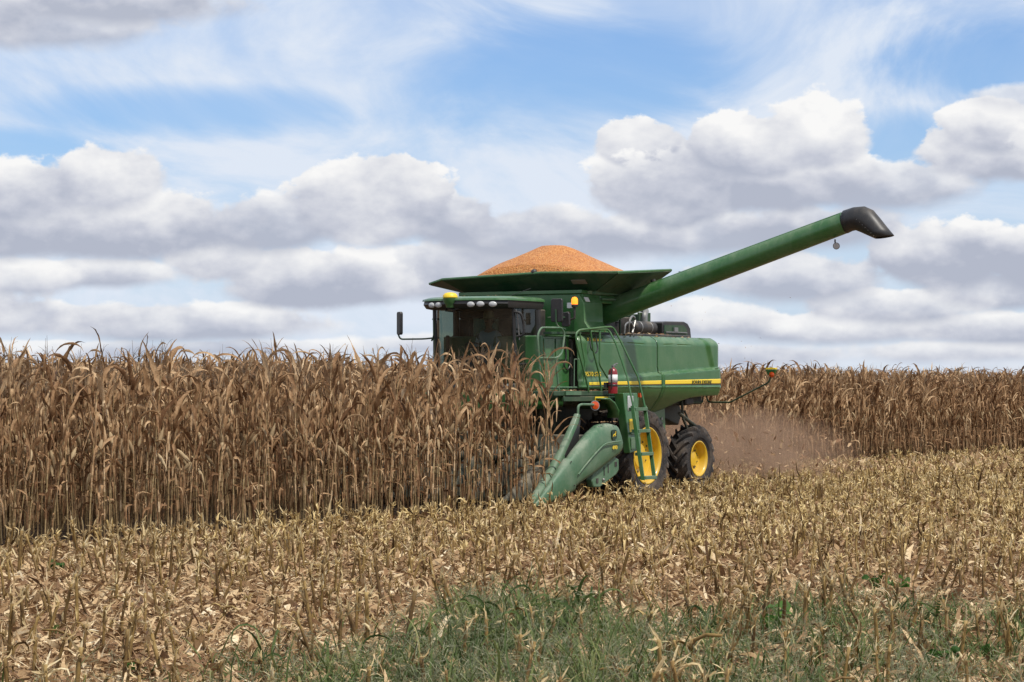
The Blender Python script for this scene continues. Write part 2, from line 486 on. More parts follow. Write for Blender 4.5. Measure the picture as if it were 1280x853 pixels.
class B:
    def __init__(s):
        s.bm = bmesh.new()

    def box(s, x0, x1, y0, y1, z0, z1):
        v = [s.bm.verts.new(p) for p in ((x0, y0, z0), (x1, y0, z0), (x1, y1, z0), (x0, y1, z0),
                                         (x0, y0, z1), (x1, y0, z1), (x1, y1, z1), (x0, y1, z1))]
        for f in ((3, 2, 1, 0), (4, 5, 6, 7), (0, 1, 5, 4), (1, 2, 6, 5), (2, 3, 7, 6), (3, 0, 4, 7)):
            s.bm.faces.new([v[i] for i in f])
        return s

    def hexa(s, a, b):
        """two matching loops of points joined: a bottom, b top"""
        va = [s.bm.verts.new(p) for p in a]
        vb = [s.bm.verts.new(p) for p in b]
        n = len(va)
        s.bm.faces.new(list(reversed(va)))
        s.bm.faces.new(vb)
        for i in range(n):
            j = (i + 1) % n
            s.bm.faces.new((va[i], va[j], vb[j], vb[i]))
        return s

    def prism(s, poly, a, b, axis='y'):
        def P(p, t):
            return (p[0], t, p[1]) if axis == 'y' else ((t, p[0], p[1]) if axis == 'x' else (p[0], p[1], t))
        return s.hexa([P(p, a) for p in poly], [P(p, b) for p in poly])

    def plate(s, pts, t):
        """flat polygon given thickness t along its normal"""
        P = [Vector(p) for p in pts]
        n = (P[1] - P[0]).cross(P[2] - P[0]).normalized() * t
        return s.hexa([p for p in P], [p + n for p in P])

    def loft(s, rings, caps=True):
        vs = [[s.bm.verts.new(p) for p in r] for r in rings]
        for a, b in zip(vs, vs[1:]):
            n = len(a)
            for i in range(n):
                j = (i + 1) % n
                s.bm.faces.new((a[i], a[j], b[j], b[i]))
        if caps:
            s.bm.faces.new(list(reversed(vs[0])))
            s.bm.faces.new(vs[-1])
        return s

    def tube(s, pts, r, n=8, caps=True):
        P = [Vector(p) for p in pts]
        rr = r if isinstance(r, (list, tuple)) else [r] * len(P)
        rings = []
        T = (P[1] - P[0]).normalized()
        U = T.orthogonal().normalized()
        for i, p in enumerate(P):
            if i == 0: t = (P[1] - P[0])
            elif i == len(P) - 1: t = (P[-1] - P[-2])
            else: t = ((P[i + 1] - p).normalized() + (p - P[i - 1]).normalized())
            t = t.normalized() if t.length > 1e-9 else T
            U = (U - t * U.dot(t))
            U = U.normalized() if U.length > 1e-6 else t.orthogonal().normalized()
            W = t.cross(U)
            rings.append([p + (U * math.cos(a) + W * math.sin(a)) * rr[i] for a in [2 * math.pi * k / n for k in range(n)]])
        return s.loft(rings, caps)

    def lathe(s, prof, c, axis, n=48, closed=False):
        """prof: (radius, distance along axis)"""
        c = Vector(c); ax = Vector(axis).normalized()
        U = ax.orthogonal().normalized(); W = ax.cross(U)
        rings = []
        for (r, h) in prof:
            rings.append([s.bm.verts.new(c + ax * h + (U * math.cos(2 * math.pi * k / n) + W * math.sin(2 * math.pi * k / n)) * max(r, 1e-4)) for k in range(n)])
        pairs = list(zip(rings, rings[1:]))
        if closed: pairs.append((rings[-1], rings[0]))
        for a, b in pairs:
            for i in range(n):
                j = (i + 1) % n
                s.bm.faces.new((a[i], a[j], b[j], b[i]))
        return s

    def grid(s, P):
        """P[i][j] points"""
        vs = [[s.bm.verts.new(p) for p in row] for row in P]
        for a, b in zip(vs, vs[1:]):
            for i in range(len(a) - 1):
                s.bm.faces.new((a[i], a[i + 1], b[i + 1], b[i]))
        return s

    def ball(s, c, r, seg=12, scale=(1, 1, 1)):
        mt = Matrix.Translation(c) @ Matrix.Diagonal((*scale, 1))
        bmesh.ops.create_uvsphere(s.bm, u_segments=seg, v_segments=max(6, seg // 2 + 2), radius=r, matrix=mt)
        return s

    def mesh(s, name, mat, smooth=35, weld=0.0):
        if weld: bmesh.ops.remove_doubles(s.bm, verts=s.bm.verts, dist=weld)
        bmesh.ops.recalc_face_normals(s.bm, faces=s.bm.faces)
        me = bpy.data.meshes.new(name)
        if smooth:
            for f in s.bm.faces: f.smooth = True
        s.bm.to_mesh(me); s.bm.free()
        if smooth: me.set_sharp_from_angle(angle=R(smooth))
        me.materials.append(MAT[mat])
        return me

    def build(s, name, mat, parent=None, smooth=35, bev=0.0, solid=0.0, label=None, seg=2):
        o = link(name, s.mesh(name, mat, smooth), parent)
        if solid:
            md = o.modifiers.new('solid', 'SOLIDIFY'); md.thickness = solid; md.offset = -1
        if bev:
            md = o.modifiers.new('bevel', 'BEVEL'); md.width = bev; md.segments = seg; md.limit_method = 'ANGLE'; md.angle_limit = R(40)
        if label: o['label'] = label
        return o


def smooth_path(pts, n=6):
    """Catmull-Rom through pts"""
    P = [Vector(p) for p in pts]
    P = [P[0] * 2 - P[1]] + P + [P[-1] * 2 - P[-2]]
    out = []
    for i in range(1, len(P) - 2):
        for k in range(n):
            t = k / n
            a, b, c, d = P[i - 1], P[i], P[i + 1], P[i + 2]
            out.append(.5 * ((2 * b) + (c - a) * t + (2 * a - 5 * b + 4 * c - d) * t * t + (3 * b - 3 * c + d - a) * t ** 3))
    out.append(P[-2])
    return out


def fillet(pts, r=.08, n=4):
    """round the corners of a bent pipe"""
    P = [Vector(p) for p in pts]
    out = [P[0]]
    for a, b, c in zip(P, P[1:], P[2:]):
        d1 = (a - b); d2 = (c - b)
        k = min(r, d1.length * .45, d2.length * .45)
        p = b + d1.normalized() * k; q = b + d2.normalized() * k
        for i in range(n + 1):
            t = i / n
            out.append(p * (1 - t) ** 2 + b * 2 * t * (1 - t) + q * t * t)
    out.append(P[-1])
    return out


def text_mesh(txt, size, mat, name, parent, origin, xdir, zdir=(0, 0, 1), depth=.003, sx=1.0, bold=0.0, label=None):
    """lettering as a thin solid; origin is the lower left corner"""
    cu = bpy.data.curves.new('t', 'FONT')
    cu.body = txt
    cu.size = size
    cu.extrude = depth
    cu.offset = bold
    cu.resolution_u = 3
    tmp = bpy.data.objects.new('t', cu)
    COL.objects.link(tmp)
    bpy.context.view_layer.update()
    me = bpy.data.meshes.new_from_object(tmp.evaluated_get(bpy.context.evaluated_depsgraph_get()))
    bpy.data.objects.remove(tmp)
    X = Vector(xdir).normalized(); Z = Vector(zdir).normalized(); Y = X.cross(Z)
    M = Matrix(((X.x * sx, Z.x, -Y.x, origin[0]), (X.y * sx, Z.y, -Y.y, origin[1]), (X.z * sx, Z.z, -Y.z, origin[2]), (0, 0, 0, 1)))
    me.transform(M)
    me.materials.clear(); me.materials.append(MAT[mat])
    me.name = name
    o = link(name, me, parent)
    if label: o['label'] = label
    return o


def sstep(t):
    t = min(1.0, max(0.0, t))
    return t * t * (3 - 2 * t)


def lerp_table(tab, x):
    if x >= tab[0][0]: return tab[0][1]
    for (a, va), (b, vb) in zip(tab, tab[1:]):
        if a >= x >= b:
            return va + (vb - va) * (a - x) / (a - b)
    return tab[-1][1]


# ------------------------------------------------------------------ ground
def make_ground():
    b = B()
    nx, ny = 90, 120
    xs = np.concatenate([np.linspace(-1500, -60, 8), np.linspace(-50, 60, 90), np.linspace(80, 1500, 8)])
    ys = np.concatenate([np.linspace(-400, 5, 6), np.linspace(8, 120, 130), np.linspace(140, 2500, 8)])
    P = []
    for y in ys:
        row = []
        for x in xs:
            lx = (x - ORI.x) * LF.x + (y - ORI.y) * LF.y
            z = 0.012 * math.cos(2 * math.pi * (lx - 2.68) / .762) if 8 <= y <= 120 else 0
            row.append((x, y, z - .012))
        P.append(row)
    b.grid(P)
    o = b.build('field_ground', 'field_soil', smooth=60)
    tag(o, 'harvested field soil strewn with dry residue', None, None, 'structure')


make_ground()


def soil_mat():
    m, N = material('bare_soil_shade')
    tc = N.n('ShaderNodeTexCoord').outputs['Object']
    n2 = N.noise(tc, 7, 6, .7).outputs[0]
    c = N.ramp(N.mr(n2, .3, .75), [(0, (.022, .014, .010)), (.6, (.055, .036, .024)), (1, (.13, .085, .05))])  # bare soil, coloured extra dark to paint shade between the stalks
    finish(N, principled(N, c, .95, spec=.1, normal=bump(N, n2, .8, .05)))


soil_mat()
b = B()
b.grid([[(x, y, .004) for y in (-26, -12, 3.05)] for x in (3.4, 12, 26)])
so = b.build('soil', 'bare_soil_shade', smooth=60); so.location = (ORI.x, ORI.y, 0); so.rotation_euler = (0, 0, ROT)
tag(so, 'bare soil between the standing corn rows, with shade painted into its colour', None, None, 'structure')
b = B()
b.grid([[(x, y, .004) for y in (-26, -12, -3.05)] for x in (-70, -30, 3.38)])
so = b.build('soil', 'bare_soil_shade', smooth=60); so.location = (ORI.x, ORI.y, 0); so.rotation_euler = (0, 0, ROT)
tag(so, 'bare soil under the far corn, with shade painted into its colour', None, None, 'structure')


# ------------------------------------------------------------------ the combine
root = empty('combine_harvester', (ORI.x, ORI.y, 0), ROT)
tag(root, 'green combine harvester with yellow wheels cutting the edge of the dry corn', 'combine harvester')


def side_y(x, z):
    """outward distance of the moulded side panel"""
    y = 1.50
    if z > 2.86: y -= .17 * ((z - 2.86) / .17) ** 2.2
    if z < 2.05: y -= .34 * ((2.05 - z) / .52) ** 1.5
    t = sstep((1.2 - x) / 3.5)
    zl = 2.19 + (2.43 - 2.19) * (1.0 - x) / 4.9
    L = .020 + .075 * t
    y += L * sstep((zl + .03 - z) / .062)
    y += .014 * math.exp(-((z - 2.062) / .014) ** 2)
    xc = -3.50 - .26 * (3.03 - z) / .6
    if z > zl - .0 and x < xc:                      # recessed corner panel at the tail
        y += .045 * sstep((xc - x) / .10)
    if x < -3.95: y -= .34 * ((-3.95 - x) / .42) ** 2
    if x > 1.0: y -= .10 * ((x - 1.0) / .22) ** 2
    # faint press line under the top edge
    if -3.0 < x < .9: y -= .010 * math.exp(-((z - (2.875)) / .010) ** 2)
    return y


ZB = [(1.22, 2.03), (.05, 2.02), (-.15, 1.85), (-.5, 1.66), (-1.2, 1.57), (-1.75, 1.56), (-2.1, 1.64), (-2.5, 1.78), (-2.9, 1.855), (-3.4, 1.885), (-4.1, 1.90), (-4.25, 1.94), (-4.37, 2.04)]


def panel(xa, xb, sgn, name):
    nx = max(6, int(abs(xb - xa) / .03)); nz = 72
    P = []
    for i in range(nx + 1):
        x = xa + (xb - xa) * i / nx
        zb = lerp_table(ZB, x)
        zt = 3.03 - (.10 * ((-4.12 - x) / .25) ** 2 if x < -4.12 else 0)
        row = []
        for j in range(nz + 1):
            z = zb + (zt - zb) * j / nz
            # the seam between the two doors kinks at the ledge
            xx = x
            if abs(x + 1.6) < .12 and (i == 0 or i == nx):
                xx = x - .10 * sstep((2.45 - z) / .25)
            row.append((xx, sgn * side_y(x, z), z))
        P.append(row)
    b = B(); b.grid(P)
    return b.build(name, 'green', root, smooth=24, solid=.02 * sgn)


def stripe_grid(xa, xb, sgn, parent):
    n = max(4, int(abs(xb - xa) / .06)); P = []
    for i in range(n + 1):
        x = xa + (xb - xa) * i / n
        t = (1.0 - x) / 5.14
        z0 = 2.090 + .040 * t; z1 = z0 + .055 + .042 * t
        P.append([(x, sgn * (side_y(x, z0 + (z1 - z0) * j / 5) + .004), z0 + (z1 - z0) * j / 5) for j in range(6)])
    b = B(); b.grid(P)
    b.build('stripe', 'yellow_decal', parent, solid=.003 * sgn, label='yellow stripe along the side panel')
    n2 = B()
    P = []
    for i in range(n + 1):
        x = xa + (xb - xa) * i / n
        t = (1.0 - x) / 5.14
        z1 = 2.090 + .040 * t - .002; z0 = z1 - .014
        P.append([(x, sgn * (side_y(x, z0) + .004), z0), (x, sgn * (side_y(x, z1) + .004), z1)])
    n2.grid(P)
    n2.build('pinstripe', 'black_plastic', parent, solid=.003 * sgn)


def build_body():
    # inner chassis and threshing body
    b = B()
    b.box(-3.9, 1.15, -1.25, 1.25, 1.72, 2.93)
    b.box(-.9, 1.6, -.85, .85, .95, 1.80)
    b.box(-3.3, .5, -.55, .55, .72, 1.75)
    b.build('body_frame', 'chassis', root, bev=.03)
    b = B(); b.prism([(1.15, 2.94), (1.15, 3.0), (-4.0, 3.0), (-4.25, 2.9), (-4.3, 2.4), (-4.25, 2.0), (-3.95, 1.95), (-3.92, 2.9)], -1.3, 1.3)
    b.build('rear_hood', 'green', root, bev=.03)
    # straw chopper under the tail
    b = B(); b.prism([(-3.15, 1.95), (-3.75, 1.95), (-4.0, 1.55), (-3.85, 1.30), (-3.2, 1.45)], -.75, .75)
    b.build('chopper', 'chassis', root, bev=.03)
    b = B(); b.prism([(-3.0, 1.86), (-3.32, 1.86), (-3.36, 1.72), (-3.02, 1.70)], 1.12, 1.36)
    b.build('chopper_motor', 'black', root, bev=.03)
    b = B(); b.tube([(-2.95, 1.3, 1.8), (-3.0, 1.3, 1.45), (-3.35, 1.25, 1.15)], .028)
    b.tube([(-2.85, 1.3, 1.55), (-3.7, 1.3, 1.22)], .035); b.tube([(-3.1, 1.28, 1.6), (-3.4, 1.28, 1.25)], .02)
    b.build('brace', 'chassis', root)
    # leg casting between the wheels
    b = B(); b.prism([(-1.75, 1.62), (-2.45, 1.72), (-2.50, 1.05), (-2.2, .82), (-1.95, 1.0)], 1.05, 1.2)
    b.build('support_plate', 'green', root, bev=.02)
    for (x, z, rr) in ((-2.3, 1.45, .03), (-2.1, 1.63, .02)):
        b = B(); b.lathe([(.001, 0), (rr, 0), (rr, .015), (.001, .015)], (x, 1.205, z), (0, 1, 0), 12)
        b.build('bolt', 'grey_metal', root)
    for sgn in (1, -1):
        p1 = panel(1.22, -1.585, sgn, 'side_panel')
        stripe_grid(1.0, -1.60, sgn, p1)
        p2 = panel(-1.62, -4.37, sgn, 'side_panel')
        stripe_grid(-1.71, -4.14, sgn, p2)
        if sgn > 0:
            text_mesh('9570 STS', .115, 'yellow_decal', 'model_number', p1, (1.145, 1.512, 2.255), (-1, 0, 0), sx=1.35, bold=.001, label='yellow number lettering on the side panel')
            text_mesh('Bullet Rotor', .080, 'yellow_decal', 'rotor_lettering', p1, (1.03, 1.497, 2.90), (-1, 0, 0), sx=1.3, bold=.002, label='small yellow lettering near the panel top')
            text_mesh('JOHN DEERE', .096, 'lettering_dark', 'name_lettering', p2, (-2.80, 1.612, 2.130), (-1, 0, 0), sx=1.50, bold=.0, label='dark name lettering on the yellow stripe')
        else:
            text_mesh('9570 STS', .115, 'yellow_decal', 'model_number', p1, (.2, -1.512, 2.255), (1, 0, 0), sx=1.35, bold=.004)
            text_mesh('JOHN DEERE', .082, 'lettering_dark', 'name_lettering', p2, (-3.7, -1.612, 2.137), (1, 0, 0), sx=1.72, bold=.002)


def build_tank():
    tank = B()
    tank.box(.36, 1.00, -1.28, 1.38, 3.005, 3.76); tank.box(-1.10, .36, -1.28, .75, 3.005, 3.60); tank.box(-1.10, .36, -1.28, 1.38, 3.60, 3.76)
    tank = tank.build('grain_tank', 'green', root, bev=.02)
    # ledges under the flared extensions
    b = B(); b.box(-.9, .66, 1.382, 1.46, 3.765, 3.835); b.box(-.7, .35, 1.382, 1.43, 3.66, 3.70)
    b.build('tank_ledge', 'green_dusty', tank, bev=.01)
    b = B(); b.box(.80, 1.03, -1.3, 1.38, 3.763, 3.83)
    b.build('front_ledge', 'green', tank, bev=.01)
    # flared extension panels: bottom ring and top ring
    bot = {'fl': (.72, 1.50, 3.845), 'fr': (.72, -1.30, 3.84), 'bl': (-.85, 1.48, 3.80), 'br': (-.85, -1.30, 3.80)}
    top = {'fl': (1.15, 2.20, 4.125), 'fr': (1.15, -1.58, 4.08), 'bl': (-.86, 2.20, 4.24), 'br': (-1.15, -1.8, 4.2)}
    mid_t = (1.15, .57, 4.155); mid_b = (.72, .40, 3.845)
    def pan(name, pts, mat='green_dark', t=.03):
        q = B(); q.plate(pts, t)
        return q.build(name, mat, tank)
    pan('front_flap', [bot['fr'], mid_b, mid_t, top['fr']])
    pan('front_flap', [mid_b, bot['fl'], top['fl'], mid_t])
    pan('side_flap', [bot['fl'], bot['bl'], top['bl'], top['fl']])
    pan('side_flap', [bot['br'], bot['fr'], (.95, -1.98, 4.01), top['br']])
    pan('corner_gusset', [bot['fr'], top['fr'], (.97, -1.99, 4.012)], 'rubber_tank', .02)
    pan('rear_flap', [bot['bl'], bot['br'], top['br'], top['bl']])
    # rolled green edge along the top
    b = B(); b.tube([(.97, -1.99, 4.012), top['fr'], mid_t, top['fl'], top['bl'], top['br']], .026, 6)
    b.build('rim', 'green', tank)
    # ribs on the underside
    b = B()
    for f in (.30,):
        a = Vector(bot['fl']).lerp(Vector(bot['bl']), f); c = Vector(top['fl']).lerp(Vector(top['bl']), f)
        b.tube([a + Vector((0, .01, -.0)), c + Vector((0, .0, -.02))], .012, 5)
    b.build('rib', 'green_dark', tank)
    b = B(); b.hexa([(.93, 1.15, 3.945), (.93, 1.45, 3.945), (.95, 1.45, 3.935), (.95, 1.15, 3.935)], [(1.02, 1.15, 4.02), (1.02, 1.45, 4.02), (1.04, 1.45, 4.01), (1.04, 1.15, 4.01)])
    b.build('flap_window', 'rubber_tank', tank, bev=.006)
    # sensor ball on the front edge
    b = B(); b.ball((1.12, .42, 4.17), .06)
    b.build('fill_sensor', 'black_plastic', tank)
    # service cladding behind the cab
    b = B()
    b.box(1.20, 2.15, -.9, 1.22, 1.98, 2.98)
    b.build('service_panel', 'green', root, bev=.02)
    b = B()
    for (x0, x1, z0, z1) in ((1.75, 2.10, 2.55, 2.93), (1.28, 1.70, 2.55, 2.93), (1.28, 2.1, 2.04, 2.48)):
        b = B(); b.box(x0, x1, 1.222, 1.237, z0, z1)
        b.build('access_door', 'green', root, bev=.008)
    b = B(); b.tube(fillet([(1.42, 1.25, 2.9), (1.38, 1.27, 2.6), (1.5, 1.28, 2.45), (1.36, 1.27, 2.35), (1.24, 1.27, 2.45), (1.26, 1.27, 2.6)], .08), .014, 6)
    b.build('hose', 'black_plastic', root)
    b = B(); b.tube(fillet([(1.0, 1.53, 2.96), (1.05, 1.58, 2.75), (.9, 1.6, 2.66), (.78, 1.58, 2.75), (.82, 1.55, 2.98)], .08), .013, 6)
    b.build('hose', 'black_plastic', root)
    # upper wall with mirror in front of it, and the box that carries the auger elbow
    b = B()
    b.prism([(1.25, 3.06), (1.60, 3.06), (1.575, 3.10), (1.475, 3.235), (1.465, 3.26), (1.455, 3.57), (1.445, 3.60), (1.36, 3.742), (1.25, 3.742)], .40, 1.08, 'x')
    nb = b.build('elbow_housing', 'green', root, bev=.006)
    b = B(); b.hexa([(.83, 1.435, 3.61), (.97, 1.435, 3.61), (.97, 1.445, 3.618), (.83, 1.445, 3.618)], [(.83, 1.39, 3.69), (.97, 1.39, 3.69), (.97, 1.40, 3.698), (.83, 1.40, 3.698)])
    b.build('warning_sticker', 'white_decal', nb)
    b = B(); b.box(1.003, 1.012, 1.06, 1.17, 3.50, 3.60)
    b.build('warning_sticker', 'white_decal', tank)
    b = B(); b.box(-1.2, .358, .752, .80, 3.01, 3.598)
    b.build('cavity_shade', 'black', root)  # black sheet paints the darkness of the hollow behind the auger
    # top rail along body under the housing
    b = B(); b.prism([(2.12, 3.0), (2.12, 3.045), (.3, 3.07), (.3, 3.035)], 1.22, 1.40)
    b.build('walkway_edge', 'green_dark', root, bev=.006)


def build_auger():
    # tube leaves the elbow and rises to the machine's left
    A = Vector((-.30, 1.05, 3.44)); T = Vector((-.52, 5.90, 4.985))
    d = (T - A).normalized()
    b = B()
    n = 8
    U = Vector((1, 0, 0)); U = (U - d * U.dot(d)).normalized(); W = d.cross(U)
    if W.z < 0: W = -W
    rings = []
    for (s, k) in ((-.35, 1.0), (0, 1.08), (.25, 1.08), (.30, 1.0), (1.6, .99), (4.2, .93), ((T - A).length, .90)):
        c = A + d * s
        ring = []
        for i in range(32):
            a = 2 * math.pi * (i + .5) / 32
            r = .218 * k
            # slightly faceted underside like rolled sheet
            ring.append(c + (U * math.cos(a) + W * math.sin(a)) * r)
        rings.append(ring)
    b.loft(rings)
    au = b.build('unloading_auger', 'green', root, smooth=40)
    # lap seam along the tube
    b = B()
    for off in (.5, 2.45):
        q = A + d * (2.2 + off)
    b.tube([A + d * .3 + U * .12 + W * .185, T + U * .105 + W * .167], .007, 4)
    b.build('seam', 'green', au)
    b = B(); b.tube([A + d * 1.18 + W * .22, A + d * 1.18 + W * .26], .05, 8)
    b.build('latch', 'black', au)
    b = B(); b.box(-.5, -.42, 2.6, 2.9, 4.13, 4.19)
    b.build('latch', 'black', au)
    # elbow at the foot
    b = B(); b.tube([A - d * .3, A - d * .5 + Vector((0, -.08, -.1)), (-.25, .6, 3.0)], [.225, .235, .235], 24)
    b.build('elbow', 'green_dark', au)
    # black rubber spout
    b = B()
    prs = [((1055, 262), (1058, 291)), ((1067, 258.5), (1063.5, 288.5)), ((1080, 258), (1069, 287.5)), ((1090, 263), (1075, 290)), ((1098, 273), (1081, 293)), ((1107, 285), (1087.5, 296)), ((1115, 295), (1093.5, 298.8))]
    rings = []
    for i, (p, q) in enumerate(prs):
        a_ = Vector((-.52, 5.90 + (p[0] - 1055) * .0157, 5.205 - (p[1] - 262) * .0143)); c_ = Vector((-.52, 5.90 + (q[0] - 1055) * .0157, 5.205 - (q[1] - 262) * .0143))
        o_ = (a_ + c_) / 2; hv = (a_ - c_) / 2; ru = .203 - .004 * i
        rings.append([o_ + Vector((1, 0, 0)) * math.cos(t) * ru + hv * math.sin(t) for t in [2 * math.pi * k / 24 for k in range(24)]])
    b.loft(rings, caps=False)
    sp = b.build('spout', 'black_plastic', root, smooth=50, solid=.012, label='black rubber spout curving down at the auger tip')
    for k in range(7):
        b = B()
        c = Vector((-.52 + .19, 6.22 + .055 * k, 5.02 - .05 * k))
        b.ball(c, .006, 6)
        b.build('rivet', 'grey_metal', sp)
    # work lamp hung under the tip
    L = T - d * .26 - W * .225
    b = B(); b.tube([L, L + Vector((0, 0, -.06))], .014, 6); b.lathe([(.001, -.03), (.04, -.03), (.062, .02), (.062, .045)], L + Vector((.02, .03, -.115)), (.75, .45, -.2), 16)
    lm = b.build('work_lamp', 'black', root)
    b = B(); b.lathe([(.001, .046), (.05, .046), (.06, .035)], L + Vector((.02, .03, -.115)), (.75, .45, -.2), 16)
    b.build('lens', 'lamp_glass', lm)


def build_engine():
    b = B(); b.box(-3.6, -1.3, -1.0, 1.15, 3.0, 3.08)
    eb = b.build('engine_deck', 'black', root, bev=.02)
    b = B(); b.lathe([(.001, 0), (.10, 0), (.125, .03), (.125, .80), (.10, .84), (.001, .84)], (-1.95, .75, 3.215), (-1, 0, 0), 24)
    mf = b.build('muffler', 'black', root)
    b = B(); b.lathe([(.128, .2), (.128, .23)], (-1.95, .75, 3.215), (-1, 0, 0), 24); b.lathe([(.128, .6), (.128, .63)], (-1.95, .75, 3.215), (-1, 0, 0), 24)
    b.build('band', 'grey_metal', mf, solid=.004)
    b = B(); b.tube(fillet([(-2.55, .7, 3.3), (-2.55, .7, 3.48), (-2.8, .6, 3.56), (-2.9, .4, 3.6)], .07), .055, 10)
    b.build('exhaust_pipe', 'grey_metal', eb)
    b = B(); b.box(-2.97, -2.52, .55, .60, 3.08, 3.52); b.box(-2.97, -2.94, -.4, .55, 3.08, 3.50)
    b.build('heat_shield', 'green_dark', eb, bev=.01)
    b = B(); b.box(-2.45, -1.5, -.5, .45, 3.08, 3.42); b.box(-1.9, -1.55, .1, .5, 3.3, 3.5); b.tube([(-2.1, .35, 3.42), (-2.1, .35, 3.56)], .08, 12)
    b.build('engine_block', 'black', eb, bev=.02)
    b = B(); b.tube(smooth_path([(-1.55, .9, 3.05), (-1.5, .95, 3.3), (-1.7, .9, 3.42), (-1.9, .85, 3.35), (-1.7, .9, 3.1)], 4), .02, 6)
    b.tube(smooth_path([(-1.3, .95, 3.08), (-1.35, .95, 3.25), (-1.6, .92, 3.30), (-1.75, .9, 3.2)], 4), .016, 6)
    b.build('engine_hose', 'grey_metal', eb)
    # domed black rear engine cover
    prof = [(-3.0, 3.03), (-3.0, 3.33), (-3.15, 3.355), (-3.9, 3.365), (-4.05, 3.33), (-4.16, 3.23), (-4.2, 3.03)]
    b = B(); b.prism(prof, -.75, .85)
    hd = b.build('engine_cover', 'black_plastic', root, bev=.02)
    b = B(); b.prism([(-3.05, 3.1), (-3.05, 3.28), (-3.85, 3.29), (-3.98, 3.22), (-4.0, 3.1)], .852, .862)
    b.build('screen', 'green_dark', hd)
    b = B(); b.box(-3.95, -3.08, .866, .89, 3.135, 3.155); b.box(-3.55, -3.4, .866, .90, 3.155, 3.24)
    b.build('screen_bar', 'grey_metal', hd)
    # platform rails on top of engine bay
    b = B(); b.tube([(-1.05, 1.0, 3.05), (-1.05, 1.0, 3.5)], .02, 6); b.build('deck_post', 'green_dark', eb)


